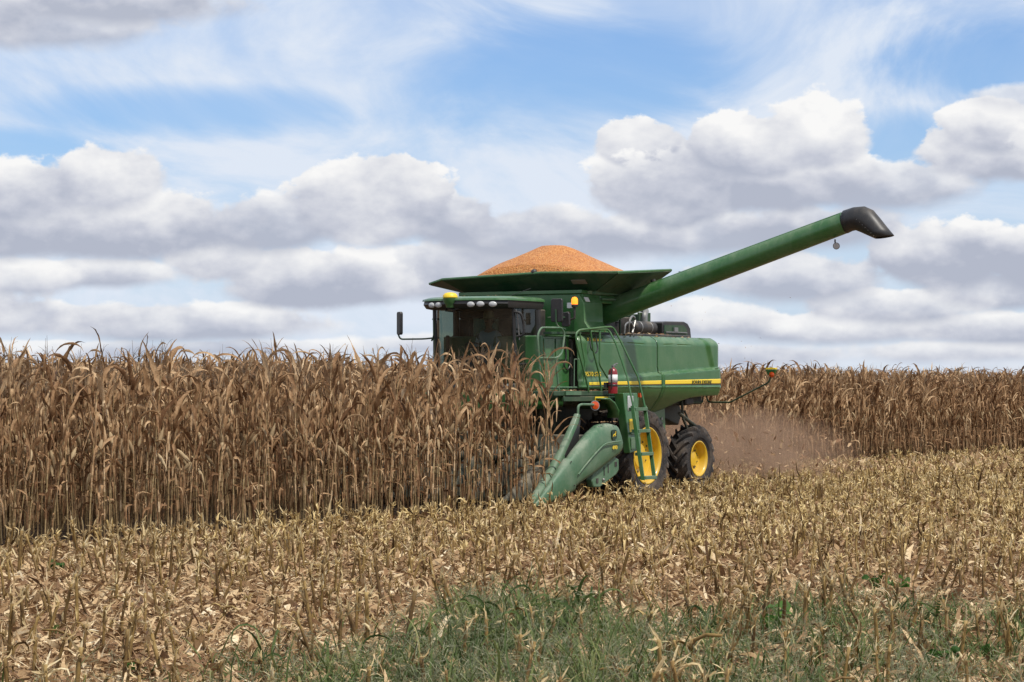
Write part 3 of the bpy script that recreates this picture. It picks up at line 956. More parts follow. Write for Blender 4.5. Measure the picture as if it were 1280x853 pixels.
def build_cab():
    cab = B()
    # floor pan, rear wall and lower body
    cab.box(1.62, 2.50, -.86, .86, 1.95, 2.12)
    cab.box(1.55, 1.66, -.88, .88, 2.0, 2.62); cab.box(1.55, 1.66, -.88, .88, 3.32, 3.46)
    cab.box(1.55, 1.66, -.02, .90, 2.62, 3.32); cab.box(1.55, 1.66, -.88, -.62, 2.62, 3.32)
    cab.box(1.55, 1.74, .86, .93, 2.0, 3.46)
    cab = cab.build('cab', 'black', root, bev=.02)
    # plan of the glasshouse: bowed front
    def front(y, z):
        k = 1 - (y / .84) ** 2
        lean = (3.46 - z) * .10
        return 2.50 + .36 * max(k, 0) ** .75 - lean * .6
    # pillars
    def pil(pts, r, nm='pillar', m='black_plastic'):
        b = B(); b.tube(pts, r, 8); return b.build(nm, m, cab)
    pil([(2.50, .83, 3.46), (2.44, .85, 2.1)], .035)
    pil([(2.50, -.83, 3.46), (2.44, -.85, 2.1)], .06)
    pil([(1.75, .88, 3.46), (1.70, .90, 2.0)], .06)
    pil([(1.75, -.88, 3.46), (1.70, -.90, 2.0)], .06)
    pil([(2.42, .86, 2.46), (1.76, .90, 2.50)], .02)
    # windscreen
    P = []
    for j in range(7):
        z = 2.12 + (3.47 - 2.12) * j / 6
        P.append([(front(y, z), y, z) for y in np.linspace(-.82, .82, 15)])
    b = B(); b.grid(P); b.build('windscreen', 'cab_glass', cab)
    b = B(); b.grid([[(2.46, .855, 2.12), (1.78, .895, 2.12)], [(2.49, .845, 3.46), (1.78, .885, 3.46)]])
    b.build('door_window', 'cab_glass', cab)
    b = B(); b.grid([[(2.46, -.855, 2.12), (1.78, -.895, 2.12)], [(2.49, -.845, 3.46), (1.78, -.885, 3.46)]])
    b.build('side_window', 'cab_glass', cab)
    # lower front skirt
    b = B(); b.grid([[(front(y, z) - .01, y, z) for y in np.linspace(-.84, .84, 13)] for z in (1.95, 2.13)])
    b.build('front_skirt', 'black_plastic', cab, solid=.02)
    # roof: black visor ring with a green cap
    def ring(x0, x1f, yy, z, bow, drop=0.0):
        pts = []
        for y in np.linspace(yy, -yy, 13):
            pts.append((x1f + bow * (1 - (y / yy) ** 2) - .10 * abs(y / yy) ** 6, y, z - drop * 0))
        pts += [(x0, -yy, z), (x0, yy, z)]
        return pts
    b = B()
    b.loft([ring(1.60, 2.72, .82, 3.45, .20), ring(1.58, 2.84, .88, 3.47, .20), ring(1.56, 2.90, .90, 3.54, .20), ring(1.56, 2.88, .895, 3.60, .20)])
    vz = b.build('roof_visor', 'black_plastic', cab, smooth=45)
    b = B()
    b.loft([ring(1.56, 2.91, .92, 3.602, .20), ring(1.56, 2.90, .915, 3.635, .20), ring(1.60, 2.78, .85, 3.672, .18), ring(1.7, 2.5, .7, 3.69, .14)])
    b.build('roof_cap', 'green', cab, smooth=50)
    # lamps in the visor
    for (y, z) in ((.30, 3.525), (.48, 3.530), (.70, 3.525), (-.57, 3.525), (-.40, 3.525)):
        xf = 2.90 + .20 * (1 - (y / .90) ** 2)
        nx = Vector((1, 2 * .2 * y / .90 ** 2, 0)).normalized()
        tx = Vector((-nx.y, nx.x, 0))
        b = B()
        for k, (s, dpt) in enumerate(((1, -.02), (1, .012), (.86, .024), (.45, .034), (.02, .036))):
            c = Vector((xf, y, z)) + nx * dpt
            ringp = [c + tx * math.cos(a) * .072 * s + Vector((0, 0, 1)) * math.sin(a) * .050 * s for a in [2 * math.pi * q / 18 for q in range(18)]]
            if k == 0: rr = []
            rr.append(ringp)
        b.loft(rr)
        b.build('headlight', 'lamp_glass', cab, smooth=60)
    # aerial receiver dome: green foot, yellow cap
    b = B(); b.lathe([(.001, -.17), (.07, -.17), (.09, -.11), (.12, -.07), (.13, .0), (.001, .0)], (3.06, -.15, 3.645), (0, 0, 1), 24)
    gp = b.build('receiver', 'green', root)
    b = B(); b.lathe([(.125, .0), (.135, .015), (.130, .05), (.10, .085), (.05, .10), (.001, .104)], (3.06, -.15, 3.645), (0, 0, 1), 24)
    b.build('receiver_dome', 'yellow_decal', gp, label='yellow dome of the receiver')
    b = B(); b.tube([(2.93, -.29, 3.52), (3.02, -.22, 3.47), (3.0, -.1, 3.43), (3.03, .02, 3.47)], .014, 6); b.tube([(2.9, -.3, 3.5), (2.98, -.3, 3.42), (2.98, -.12, 3.40)], .012, 6)
    b.build('cable', 'black_plastic', gp)
    b = B(); b.tube([(2.3, .55, 3.67), (2.1, .95, 3.83)], .006, 5); b.build('antenna', 'black_plastic', cab)
    # handle on the near front pillar
    b = B(); b.tube(fillet([(2.52, .86, 3.40), (2.48, .98, 3.38), (2.42, 1.0, 3.18), (2.42, 1.0, 2.98), (2.46, .88, 2.96)], .06), .022, 8)
    b.build('grab_handle', 'black_plastic', cab)
    b = B(); b.tube([(2.50, .88, 3.44), (2.47, .90, 3.33), (2.42, .91, 2.9)], .012, 6); b.build('door_strut', 'grey_metal', cab)
    # interior
    b = B(); b.box(1.86, 2.02, -.24, .24, 2.55, 3.05); b.box(1.92, 2.32, -.25, .25, 2.42, 2.56); b.box(2.0, 2.2, -.12, .12, 2.12, 2.42)
    b.build('seat', 'seat_fabric', cab, bev=.05, seg=3)
    b = B(); b.tube([(2.62, 0, 2.12), (2.46, 0, 2.74)], .035, 8)
    w = Vector((.966 * -1, 0, .258)); c = Vector((2.45, 0, 2.77)); ax = Vector((-.45, 0, .89)); u = Vector((0, 1, 0)); v = ax.cross(u)
    b.tube([c + u * .19 * math.cos(a) + v * .19 * math.sin(a) for a in [2 * math.pi * k / 20 for k in range(21)]], .014, 6, caps=False)
    b.tube([c - u * .18, c + u * .18], .012, 6); b.tube([c, c + v * .18], .012, 6)
    b.build('steering_wheel', 'black_plastic', cab)
    b = B(); b.box(1.95, 2.45, -.52, -.34, 2.35, 2.62); b.box(2.2, 2.3, -.75, -.72, 2.6, 3.0)
    b.build('console', 'black_plastic', cab, bev=.02)
    b = B(); b.box(1.60, 1.606, -.62, -.02, 2.62, 3.32); b.build('rear_window', 'cab_glass', cab)
    # green skirt seen under the cab
    b = B(); b.prism([(2.9, 1.62), (2.9, 1.96), (1.2, 1.96), (1.2, 1.70)], -.95, 1.1)
    b.build('cab_base', 'green', root, bev=.02)


def build_mirrors():
    def mirror(c, wd, ht, arm, nm='wing_mirror', yaw=0.0, t=.05):
        b = B()
        b.prism([(-wd / 2 + .02, -ht / 2), (wd / 2 - .02, -ht / 2), (wd / 2, -ht / 2 + .03), (wd / 2, ht / 2 - .03), (wd / 2 - .02, ht / 2), (-wd / 2 + .02, ht / 2), (-wd / 2, ht / 2 - .03), (-wd / 2, -ht / 2 + .03)], 0, t, 'x')
        me = b.mesh(nm, 'black_plastic')
        me.transform(Matrix.Translation(c) @ Matrix.Rotation(yaw, 4, 'Z'))
        o = link(nm, me, root)
        md = o.modifiers.new('bevel', 'BEVEL'); md.width = .012; md.segments = 2
        g = B(); g.box(-.006, -.002, -wd / 2 + .02, wd / 2 - .02, -ht / 2 + .025, ht / 2 - .025)
        m2 = g.mesh('mirror_glass', 'grey_metal'); m2.transform(Matrix.Translation(c) @ Matrix.Rotation(yaw, 4, 'Z'))
        link('mirror_glass', m2, o)
        a = B()
        for q in arm: a.tube(fillet(q, .07), .016, 6)
        a.build('mirror_arm', 'green_dark', o)
    mirror((2.2, 1.575, 3.42), .235, .42, [[(2.27, 1.575, 3.44), (2.27, 1.58, 3.2), (2.25, 1.62, 3.12), (2.3, 1.80, 3.08)]])
    mirror((1.90, 1.58, 3.265), .16, .26, [[(1.95, 1.58, 3.3), (2.0, 1.5, 3.3), (2.0, 1.25, 3.3)]])
    mirror((2.7, -1.455, 3.22), .16, .42, [[(2.69, -1.48, 3.22), (2.69, -1.54, 3.05), (2.7, -1.48, 2.93), (2.7, -.95, 2.93), (2.55, -.84, 2.95)],
                                             [(2.7, -.73, 2.93), (2.7, -.73, 2.2)],
                                             [(2.6, -.83, 3.29), (2.7, -.74, 3.27), (2.7, -.74, 2.98), (2.62, -.84, 2.90)]], yaw=-.55, t=.06)
    # amber beacon on its bracket
    b = B(); b.tube([(1.45, 1.34, 3.26), (1.45, 1.48, 3.30), (1.45, 1.48, 3.52)], .022, 8); b.lathe([(.001, 0), (.055, 0), (.06, .05), (.001, .05)], (1.45, 1.48, 3.50), (0, 0, 1), 16)
    b.box(1.40, 1.5, 1.33, 1.37, 3.2, 3.42)
    bc = b.build('beacon', 'black', root, bev=.005)
    b = B(); b.lathe([(.058, 0), (.060, .05), (.058, .09), (.040, .125), (.001, .135)], (1.45, 1.48, 3.552), (0, 0, 1), 20)
    b.build('beacon_lens', 'beacon_amber', bc, label='lit amber beacon lens')
    # light arm at the tail
    b = B()
    b.tube(fillet([(-3.24, 1.3, 1.88), (-3.27, 1.3, 1.765), (-3.71, 1.35, 1.755), (-3.75, 1.35, 1.90)], .04), .016, 6)
    b.tube(fillet([(-3.88, 1.35, 1.9), (-3.93, 1.36, 1.765), (-3.83, 1.9, 1.76), (-3.64, 2.84, 2.15), (-3.64, 2.9, 2.30)], .06), .017, 6)
    ra = b.build('light_arm', 'green_dark', root)
    b = B(); b.hexa([(-3.66, 2.84, 2.29), (-3.60, 2.84, 2.29), (-3.60, 2.97, 2.29), (-3.66, 2.97, 2.29)], [(-3.68, 2.79, 2.40), (-3.58, 2.79, 2.40), (-3.58, 3.02, 2.40), (-3.68, 3.02, 2.40)])
    b.build('lamp_housing', 'green', ra, bev=.01)
    b = B(); b.box(-3.675, -3.585, 2.80, 3.01, 2.402, 2.435); b.build('reflector', 'yellow_decal', ra, bev=.006)
    b = B(); b.lathe([(.001, 0), (.055, 0), (.05, .02), (.001, .03)], (-3.595, 2.93, 2.30), (1, 0, 0), 16); b.build('tail_lamp', 'reflector_orange', ra)


def build_platform():
    # cab platform with railings
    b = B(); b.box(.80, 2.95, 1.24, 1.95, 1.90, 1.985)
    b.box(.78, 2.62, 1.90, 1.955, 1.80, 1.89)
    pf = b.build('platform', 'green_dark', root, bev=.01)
    b = B(); b.box(2.05, 2.58, 1.956, 1.975, 1.915, 1.985)
    b.build('toe_plate', 'green_dusty', pf)
    r = .018
    b = B()
    b.tube(fillet([(3.2, 1.85, 1.95), (3.34, 1.85, 2.95), (3.23, 1.85, 3.09), (2.53, 1.85, 3.10), (2.42, 1.85, 3.0), (2.50, 1.85, 2.66), (2.66, 1.85, 2.57), (3.27, 1.85, 2.56)], .09), r, 8)
    b.tube([(2.74, 1.85, 2.57), (2.61, 1.85, 1.97)], r, 8); b.tube([(2.9, 1.5, 2.56), (2.95, 1.4, 1.97)], r, 8)
    b.tube([(3.0, 1.85, 2.05), (2.0, 1.85, 2.05)], .014, 8)
    b.tube([(2.18, 1.9, 2.05), (2.17, 1.9, 2.55), (2.0, 1.9, 2.55)], .01, 6)
    b.build('railing', 'green_dusty', pf)
    b = B()
    b.tube(fillet([(1.75, 1.95, 1.97), (1.83, 1.95, 2.17), (2.18, 1.95, 2.82), (2.20, 1.95, 3.0), (2.08, 1.95, 3.07), (1.15, 1.95, 3.14), (.91, 1.97, 3.15), (.81, 2.1, 2.84), (.65, 2.35, 2.22), (.66, 2.5, 1.66)], .09), r, 8)
    b.tube(fillet([(1.77, 1.93, 3.09), (1.04, 1.95, 3.10), (1.03, 2.1, 2.84), (1.06, 2.35, 2.23), (1.10, 2.5, 1.68)], .09), r, 8)
    b.tube(fillet([(1.66, 1.93, 3.08), (1.55, 1.93, 2.69), (1.35, 1.93, 2.3), (1.26, 1.93, 1.97)], .06), r, 8)
    b.tube(fillet([(1.32, 1.93, 3.08), (1.33, 1.93, 2.46), (1.04, 1.93, 2.22)], .06), r, 8)
    b.tube([(2.05, 1.93, 3.05), (1.85, 1.93, 2.5), (1.9, 1.93, 2.1)], .015, 8)
    b.build('handrail', 'green', pf, label='bent green handrail above the ladder')
    # ladder
    ld = B()
    lx = [(.66, 2.50, 1.66), (.93, 2.84, .42)]; rx = [(1.11, 2.50, 1.68), (1.36, 2.84, .44)]
    def at(a, z):
        t = (a[0][2] - z) / (a[0][2] - a[1][2]); return Vector(a[0]).lerp(Vector(a[1]), t)
    for a in (lx, rx):
        p, q = at(a, 1.72), at(a, .40)
        ld.hexa([q + Vector((-.012, -.045, 0)), q + Vector((.012, -.045, 0)), q + Vector((.012, .03, 0)), q + Vector((-.012, .03, 0))],
                [p + Vector((-.012, -.045, 0)), p + Vector((.012, -.045, 0)), p + Vector((.012, .03, 0)), p + Vector((-.012, .03, 0))])
    lad = ld.build('ladder', 'green', root, bev=.004)
    for z in (1.66, 1.27, .86, .44):
        a, c = at(lx, z), at(rx, z)
        b = B(); b.hexa([a + Vector((0, -.10, -.03)), c + Vector((0, -.10, -.03)), c + Vector((0, .05, -.03)), a + Vector((0, .05, -.03))],
                        [a + Vector((0, -.10, .028)), c + Vector((0, -.10, .028)), c + Vector((0, .05, .028)), a + Vector((0, .05, .028))])
        b.build('step', 'green_dusty', lad, bev=.004)
    # box stringer beside the ladder with lamp and decals
    b = B()
    b.hexa([(.42, 2.15, .92), (.84, 2.15, .86), (.84, 2.28, .86), (.42, 2.28, .92)], [(.42, 2.0, 1.95), (.94, 2.0, 1.95), (.94, 2.2, 1.95), (.42, 2.2, 1.95)])
    sb = b.build('step_frame', 'green', root, bev=.012)
    b = B(); b.box(.62, .82, 2.205, 2.235, 1.62, 1.90)
    b.build('side_lamp', 'lamp_glass', sb, bev=.02)
    b = B(); b.box(.58, .80, 2.245, 2.252, 1.24, 1.48); b.build('yellow_plate', 'yellow_decal', sb)
    b = B(); b.box(.46, .80, 2.262, 2.29, 1.20, 1.24); b.box(.46, .80, 2.275, 2.29, .92, 1.14); b.build('step_pocket', 'green_dusty', sb, bev=.005)
    b = B(); b.box(.32, .37, 2.18, 2.23, 1.87, 1.95); b.build('side_marker', 'reflector_orange', root)
    b = B(); b.tube(fillet([(.36, 2.1, 1.95), (.40, 2.1, 1.6), (.25, 2.1, 1.58), (.22, 2.1, 1.9)], .05), .016, 6); b.build('tank_guard', 'green', root)
    # yellow reflector and fender
    b = B(); b.box(1.10, 1.56, 1.965, 1.975, 1.815, 1.885); b.build('reflector', 'yellow_decal', root)
    P = []
    for (x, z) in ((1.55, 1.86), (1.40, 1.86), (1.20, 1.78), (1.05, 1.64), (1.06, 1.50)):
        P.append([(x, 1.95, z), (x, 2.18, z)])
    b = B(); b.grid(P); b.build('fender', 'green', root, smooth=30, solid=.03)
    b = B(); b.box(.3, .95, 1.3, 1.9, 1.66, 1.88); b.build('fuel_box', 'green_dark', root, bev=.02)


def wheel(x, y, z, Rt, wd, rr, name, sgn=1, lugs=22, lugh=.045, deep=.16, steer=0.0):
    w = empty(name, (x, y, z), steer, root)
    h = wd / 2
    b = B()
    s = (Rt - rr)
    prof = [(rr - .01, -h * .72), (rr + s * .18, -h * .92), (rr + s * .5, -h * 1.04), (rr + s * .78, -h * 1.0), (Rt - .055, -h * .86), (Rt - .022, -h * .6), (Rt - .012, 0),
            (Rt - .022, h * .6), (Rt - .055, h * .86), (rr + s * .78, h * 1.0), (rr + s * .5, h * 1.04), (rr + s * .18, h * .92), (rr - .01, h * .72), (rr - .03, 0)]
    b.lathe(prof, (0, 0, 0), (0, 1, 0), 72, closed=True)
    b.lathe([(rr + s * .30, h * 1.0), (rr + s * .34, h * 1.03), (rr + s * .38, h * 1.03)], (0, 0, 0), (0, 1, 0), 72)
    # lugs
    for i in range(lugs):
        for side in (-1, 1):
            a0 = 2 * math.pi * (i + (.5 if side > 0 else 0)) / lugs
            da = .34 * (.66 / Rt) * 1.35
            pts_b, pts_t = [], []
            K = 5
            for k in range(K + 1):
                t = k / K
                yy = side * (h * 1.02 * (1 - t) - .02 * t * 0 + (-.03) * t)
                a = a0 + da * (t ** .85)
                rad = Rt - .06 if k == 0 else Rt - .028 + .012 * (1 - abs(yy) / h)
                for q, lst in ((-1, pts_b), (1, pts_t)):
                    tw = .030 / Rt * 1.1
                    lst.append((a + q * tw, yy, rad))
            def P(a, yy, r): return Vector((math.sin(a) * r, yy, math.cos(a) * r))
            rings = []
            for k in range(K + 1):
                a1, yy, r = pts_b[k]; a2 = pts_t[k][0]
                topr = (Rt + lugh * .9) if k else Rt - .005
                rings.append([P(a1 - .008, yy, r - .02), P(a2 + .008, yy, r - .02), P(a2 - .006, yy, topr), P(a1 + .006, yy, topr)])
            # shoulder reaching down the sidewall
            sh = [P(pts_b[0][0] + .0, side * h * 1.035, rr + s * .70), P(pts_t[0][0], side * h * 1.035, rr + s * .70), P(pts_t[0][0], side * h * 1.06, rr + s * .74), P(pts_b[0][0], side * h * 1.06, rr + s * .74)]
            if side > 0: rings = [[p for p in r] for r in rings]
            b.loft([sh] + rings)
    b.build('tyre', 'tyre', w, smooth=40)
    b = B()
    f = h * .86 * sgn
    d = -deep * sgn
    b.lathe([(rr + .022, f), (rr + .028, f + .012 * sgn), (rr + .012, f + .016 * sgn), (rr - .012, f + .004 * sgn), (rr - .03, f - .03 * sgn), (rr - .04, f - .10 * sgn), (rr - .05, f + d * .9),
             (rr - .09, f + d), (.25 * rr / .5, f + d * 1.05), (.21 * rr / .5, f + d * .75), (.10, f + d * .72), (.001, f + d * .70)], (0, 0, 0), (0, 1, 0), 64)
    b.lathe([(rr + .02, -f), (rr - .03, -f), (rr - .05, -f * .4), (rr - .05, f + d)], (0, 0, 0), (0, 1, 0), 64)
    b.build('rim', 'yellow', w, smooth=40, label='yellow wheel rim')
    for k in range(10):
        a = 2 * math.pi * k / 10
        b = B(); b.lathe([(.001, 0), (.016, 0), (.016, .02), (.001, .022)], (math.sin(a) * rr * .60, f + d * 1.02, math.cos(a) * rr * .60), (0, sgn, 0), 6)
        b.build('wheel_bolt', 'chassis', w)
    for k in range(4):
        a = 2 * math.pi * (k + .3) / 4
        b = B(); b.lathe([(.001, 0), (.022, 0), (.022, .006), (.001, .006)], (math.sin(a) * (rr - .13), f + d * .99, math.cos(a) * (rr - .13)), (0, sgn, 0), 10)
        b.build('plug', 'chassis', w)
    return w


def build_wheels():
    for sgn in (1, -1):
        wheel(0, sgn * 1.98, .80, .80, .44, .50, 'front_wheel', sgn, 22, .045, .20)
        wheel(0, sgn * 1.36, .80, .80, .44, .50, 'front_wheel', sgn, 22, .045, .10)
        wheel(-3.5, sgn * 1.20, .655, .62, .42, .325, 'rear_wheel', sgn, 17, .05, .15, steer=0.0)
    b = B(); b.tube([(0, -1.9, .8), (0, 1.9, .8)], .12, 12); b.box(-.25, .25, -1.0, 1.0, .62, 1.0)
    b.build('front_axle', 'chassis', root)
    b = B(); b.tube([(-3.5, -1.1, .66), (-3.5, 1.1, .66)], .09, 12); b.box(-3.6, -3.4, -.6, .6, .7, 1.0); b.box(-3.58, -3.42, -.4, .4, .9, 1.75)
    b.build('rear_axle', 'chassis', root)


def build_header():
    # feeder house
    b = B(); b.prism([(1.3, 1.0), (1.3, 1.85), (3.1, 1.25), (3.1, .45)], -.7, .7)
    b.build('feeder_house', 'chassis', root, bev=.02)
    b = B(); b.prism([(2.55, .42), (2.55, 1.22), (2.68, 1.22), (2.90, .60), (3.7, .50), (3.7, .40)], -3.0, 2.84)
    hd = b.build('corn_header', 'chassis', root, bev=.02, label='eight row corn header')
    b = B(); b.tube([(3.15, -2.9, .82), (3.15, 2.8, .82)], .14, 16)
    # flighting
    for k in range(120):
        a = k * .45; y = -2.85 + 5.6 * k / 119
        if abs(y) < .35: continue
        p0 = Vector((3.15 + math.cos(a) * .14, y, .82 + math.sin(a) * .14)); p1 = Vector((3.15 + math.cos(a) * .25, y, .82 + math.sin(a) * .25))
        a2 = a + .45; y2 = y + 5.6 / 119
        q0 = Vector((3.15 + math.cos(a2) * .14, y2, .82 + math.sin(a2) * .14)); q1 = Vector((3.15 + math.cos(a2) * .25, y2, .82 + math.sin(a2) * .25))
        b.hexa([p0, p1, q1, q0], [p + Vector((0, .012, 0)) for p in (p0, p1, q1, q0)])
    b.build('cross_auger', 'chassis', hd)
    # row snouts between the rows
    for k in range(8):
        y = 2.68 - .762 * (k + .5)
        rings = []
        for (x, hw, z0, z1) in ((5.2, .02, .16, .20), (4.9, .08, .15, .33), (4.5, .15, .18, .55), (4.0, .20, .25, .78), (3.5, .20, .40, .92), (3.3, .18, .45, .88)):
            rings.append([(x, y - hw, z0), (x, y - hw * .9, (z0 + z1) / 2), (x, y - hw * .45, z1 - .02), (x, y, z1), (x, y + hw * .45, z1 - .02), (x, y + hw * .9, (z0 + z1) / 2), (x, y + hw, z0)])
        b = B(); b.loft(rings); b.build('row_snout', 'chassis', hd, smooth=50)

    # near end divider: moulded cover lofted along its length
    for sgn in (1, -1):
        def Y(y): return y if sgn > 0 else -y - .10
        sec = [  # x at top, z top, x bottom, z bottom, y outer, half width
            (5.30, .13, 5.28, .08, 3.02, .015),
            (5.02, .32, 4.90, .12, 3.05, .05),
            (4.72, .56, 4.52, .18, 3.09, .08),
            (4.33, .86, 4.12, .30, 3.12, .11)]
        def section(xt, zt, xb, zb, yo, hw, rnd=.35):
            t = Vector((xt, 0, zt)); q = Vector((xb, 0, zb)); pts = []
            for i in range(14):
                a = math.pi * 2 * i / 14
                # superellipse across, long axis from t to q
                ca, sa = math.cos(a), math.sin(a)
                e = .62
                u = math.copysign(abs(ca) ** e, ca); v = math.copysign(abs(sa) ** e, sa)
                p = (t + q) / 2 + (t - q) / 2 * u
                yy = yo - hw + hw * v
                pts.append((p.x, Y(yy), p.z))
            return pts
        b = B(); b.loft([section(*s) for s in sec])
        hk = b.build('divider_nose', 'green_dusty', root, smooth=50, label='tapered green nose of the end divider')
        body = [(4.28, .83, 4.13, .34, 3.10, .095), (4.06, .99, 3.93, .43, 3.12, .11), (3.82, 1.14, 3.62, .53, 3.14, .125), (3.54, 1.30, 3.25, .66, 3.15, .135), (3.24, 1.415, 2.93, .77, 3.14, .14), (2.90, 1.43, 2.60, .88, 3.12, .14), (2.70, 1.40, 2.50, .95, 3.11, .13), (2.60, 1.28, 2.48, 1.0, 3.09, .11)]
        b = B(); b.loft([section(*s) for s in body])
        cv = b.build('divider_cover', 'green_dusty', root, smooth=50, label='large dusty green end cover with a badge')
        if sgn > 0:
            # raised press line
            ln = [(4.12, 3.135, .58), (3.9, 3.155, .74), (3.6, 3.172, .93), (3.35, 3.180, 1.06), (3.15, 3.180, 1.10), (2.72, 3.160, 1.12)]
            b = B(); b.tube(smooth_path(ln, 5), .013, 6); b.build('press_line', 'green_dusty', cv)
            # badge: dark rounded plate with a yellow leaping animal
            cx, cz, y0 = 2.93, 1.235, 3.150
            q = [(cx + math.copysign(abs(math.cos(a)) ** .6, math.cos(a)) * .085, cz + math.copysign(abs(math.sin(a)) ** .6, math.sin(a)) * .085) for a in [2 * math.pi * k / 20 for k in range(20)]]
            b = B(); b.prism([(p[0] * 1, p[1]) for p in q], y0 - .02, y0 + .006); b.build('badge_plate', 'lettering_dark', cv)
            b = B()
            def D(pts): b.prism([(cx - p[0] * .075, cz + p[1] * .075) for p in pts], y0 + .0065, y0 + .010)
            D([(-.55, .05), (-.1, .20), (.25, .22), (.45, .45), (.62, .38), (.45, .18), (.30, -.08), (-.2, -.05), (-.5, -.12)])
            D([(.28, .0), (.62, -.25), (.50, -.32), (.15, -.05)]); D([(.18, -.04), (.38, -.38), (.28, -.42), (.05, -.06)])
            D([(-.50, -.02), (-.80, -.38), (-.70, -.42), (-.38, -.08)]); D([(-.40, -.05), (-.45, -.50), (-.35, -.50), (-.25, -.06)])
            D([(.44, .42), (.30, .72), (.38, .74), (.52, .44)]); D([(.50, .44), (.60, .74), (.66, .70), (.56, .42)])
            b.build('badge_emblem', 'yellow_decal', cv, label='yellow leaping deer emblem')
            text_mesh('693', .085, 'yellow_decal', 'header_number', cv, (3.0, 3.158, .985), (-1, 0, 0), sx=1.3, bold=.002, label='small yellow number lettering')
            for (x, z) in ((4.22, .40), (4.33, .80)):
                b = B(); b.ball((x, 3.12, z), .014, 6)
                b.build('rivet', 'black', cv)
        # slim inner guard with the bent lamp bar
        sl = [(3.55, 1.60, 3.46, 1.57, 2.80, .05), (3.70, 1.42, 3.55, 1.36, 2.81, .06), (4.10, .98, 3.92, .88, 2.82, .07), (4.42, .68, 4.10, .52, 2.84, .09), (4.85, .36, 4.45, .22, 2.88, .10), (5.3, .16, 5.1, .10, 2.93, .05)]
        b = B(); b.loft([section(*s) for s in sl])
        sg = b.build('stalk_guard', 'green_dusty', root, smooth=50)
        b = B(); b.plate([(3.50, Y(2.80), 1.50), (4.05, Y(2.82), .90), (3.95, Y(2.84), .72), (3.62, Y(2.82), 1.0)], .012); b.build('guard_sheet', 'black_plastic', sg)
        for (x, z) in ((4.08, .72), (4.26, .55), (4.42, .40)):
            b = B(); b.box(x - .03, x + .03, Y(2.86), Y(2.872), z - .012, z + .012)
            b.build('slot', 'black', sg)
        b = B(); b.tube(fillet([(3.52, Y(2.77), 1.58), (3.51, Y(2.77), 1.73), (3.38, Y(2.75), 1.755), (2.9, Y(2.72), 1.75)], .09), .022, 8)
        lb = b.build('lamp_bar', 'green_dusty', root)
        b = B(); b.lathe([(.001, 0), (.075, 0), (.068, .03), (.001, .05)], (2.86, Y(2.72), 1.735), (.55, .8 * sgn, .1), 20)
        b.build('warning_lamp', 'reflector_orange', lb)
        b = B(); b.lathe([(.001, -.05), (.06, -.05), (.088, .0), (.088, .012), (.076, .012)], (2.86, Y(2.72), 1.735), (.55, .8 * sgn, .1), 20)
        b.build('lamp_shell', 'grey_metal', lb)
        # slotted drive cover below
        b = B(); b.prism([(3.48, .46), (3.42, .56), (2.72, .86), (2.54, .80), (2.53, .62), (2.62, .54), (3.2, .33), (3.42, .34)], Y(2.90), Y(3.02))
        dc = b.build('drive_cover', 'green_dusty', root, bev=.02)
        for (x, z) in ((2.66, .72), (3.30, .45)):
            b = B(); b.box(x - .035, x + .035, Y(3.022), Y(3.03), z - .04, z + .04); b.build('slot', 'black', dc)
        for x in (2.92, 3.06):
            b = B(); b.box(x - .012, x + .012, Y(3.022), Y(3.028), .46 + (3.3 - x) * .3, .70 + (3.0 - x) * .3); b.build('slot', 'black', dc)
        b = B(); b.ball((3.1, Y(3.03), .46), .03, 8); b.build('drive_bolt', 'grey_metal', dc)


build_body()
build_tank()
build_auger()
build_engine()
build_cab()
build_mirrors()
build_platform()
build_wheels()
build_header()


def local_empty(name, loc, rz=0.0):
    wx, wy = to_world(loc[0], loc[1])
    return empty(name, (wx, wy, loc[2]), ROT + rz)


# fire extinguisher hung on the platform corner
ex = local_empty('fire_extinguisher', (1.18, 2.12, 1.94))
tag(ex, 'red fire extinguisher hung on the green platform beside the ladder rails', 'fire extinguisher')
b = B(); b.lathe([(.001, 0), (.082, 0), (.085, .02), (.085, .37), (.075, .42), (.04, .455), (.022, .47), (.001, .47)], (0, 0, 0), (0, 0, 1), 24); b.build('cylinder', 'red', ex)
b = B(); b.lathe([(.0865, .20), (.0865, .34)], (0, 0, 0), (0, 0, 1), 24); b.build('label_band', 'white_decal', ex, solid=.001)
b = B(); b.box(-.02, .02, -.02, .02, .465, .51); b.tube([(0, 0, .50), (-.05, .02, .53), (-.12, .03, .545)], .012, 6); b.tube([(0, 0, .50), (-.09, .02, .50)], .01, 6); b.build('handle', 'grey_metal', ex)
b = B(); b.tube(fillet([(.02, 0, .49), (.09, .03, .46), (.10, .03, .25), (.09, .03, .1)], .05), .012, 6); b.build('hose', 'black_plastic', ex)
b = B(); b.lathe([(.09, .13), (.09, .165)], (0, 0, 0), (0, 0, 1), 24); b.box(-.13, .09, -.14, -.08, .10, .20); b.build('bracket', 'black_plastic', ex, solid=.003)


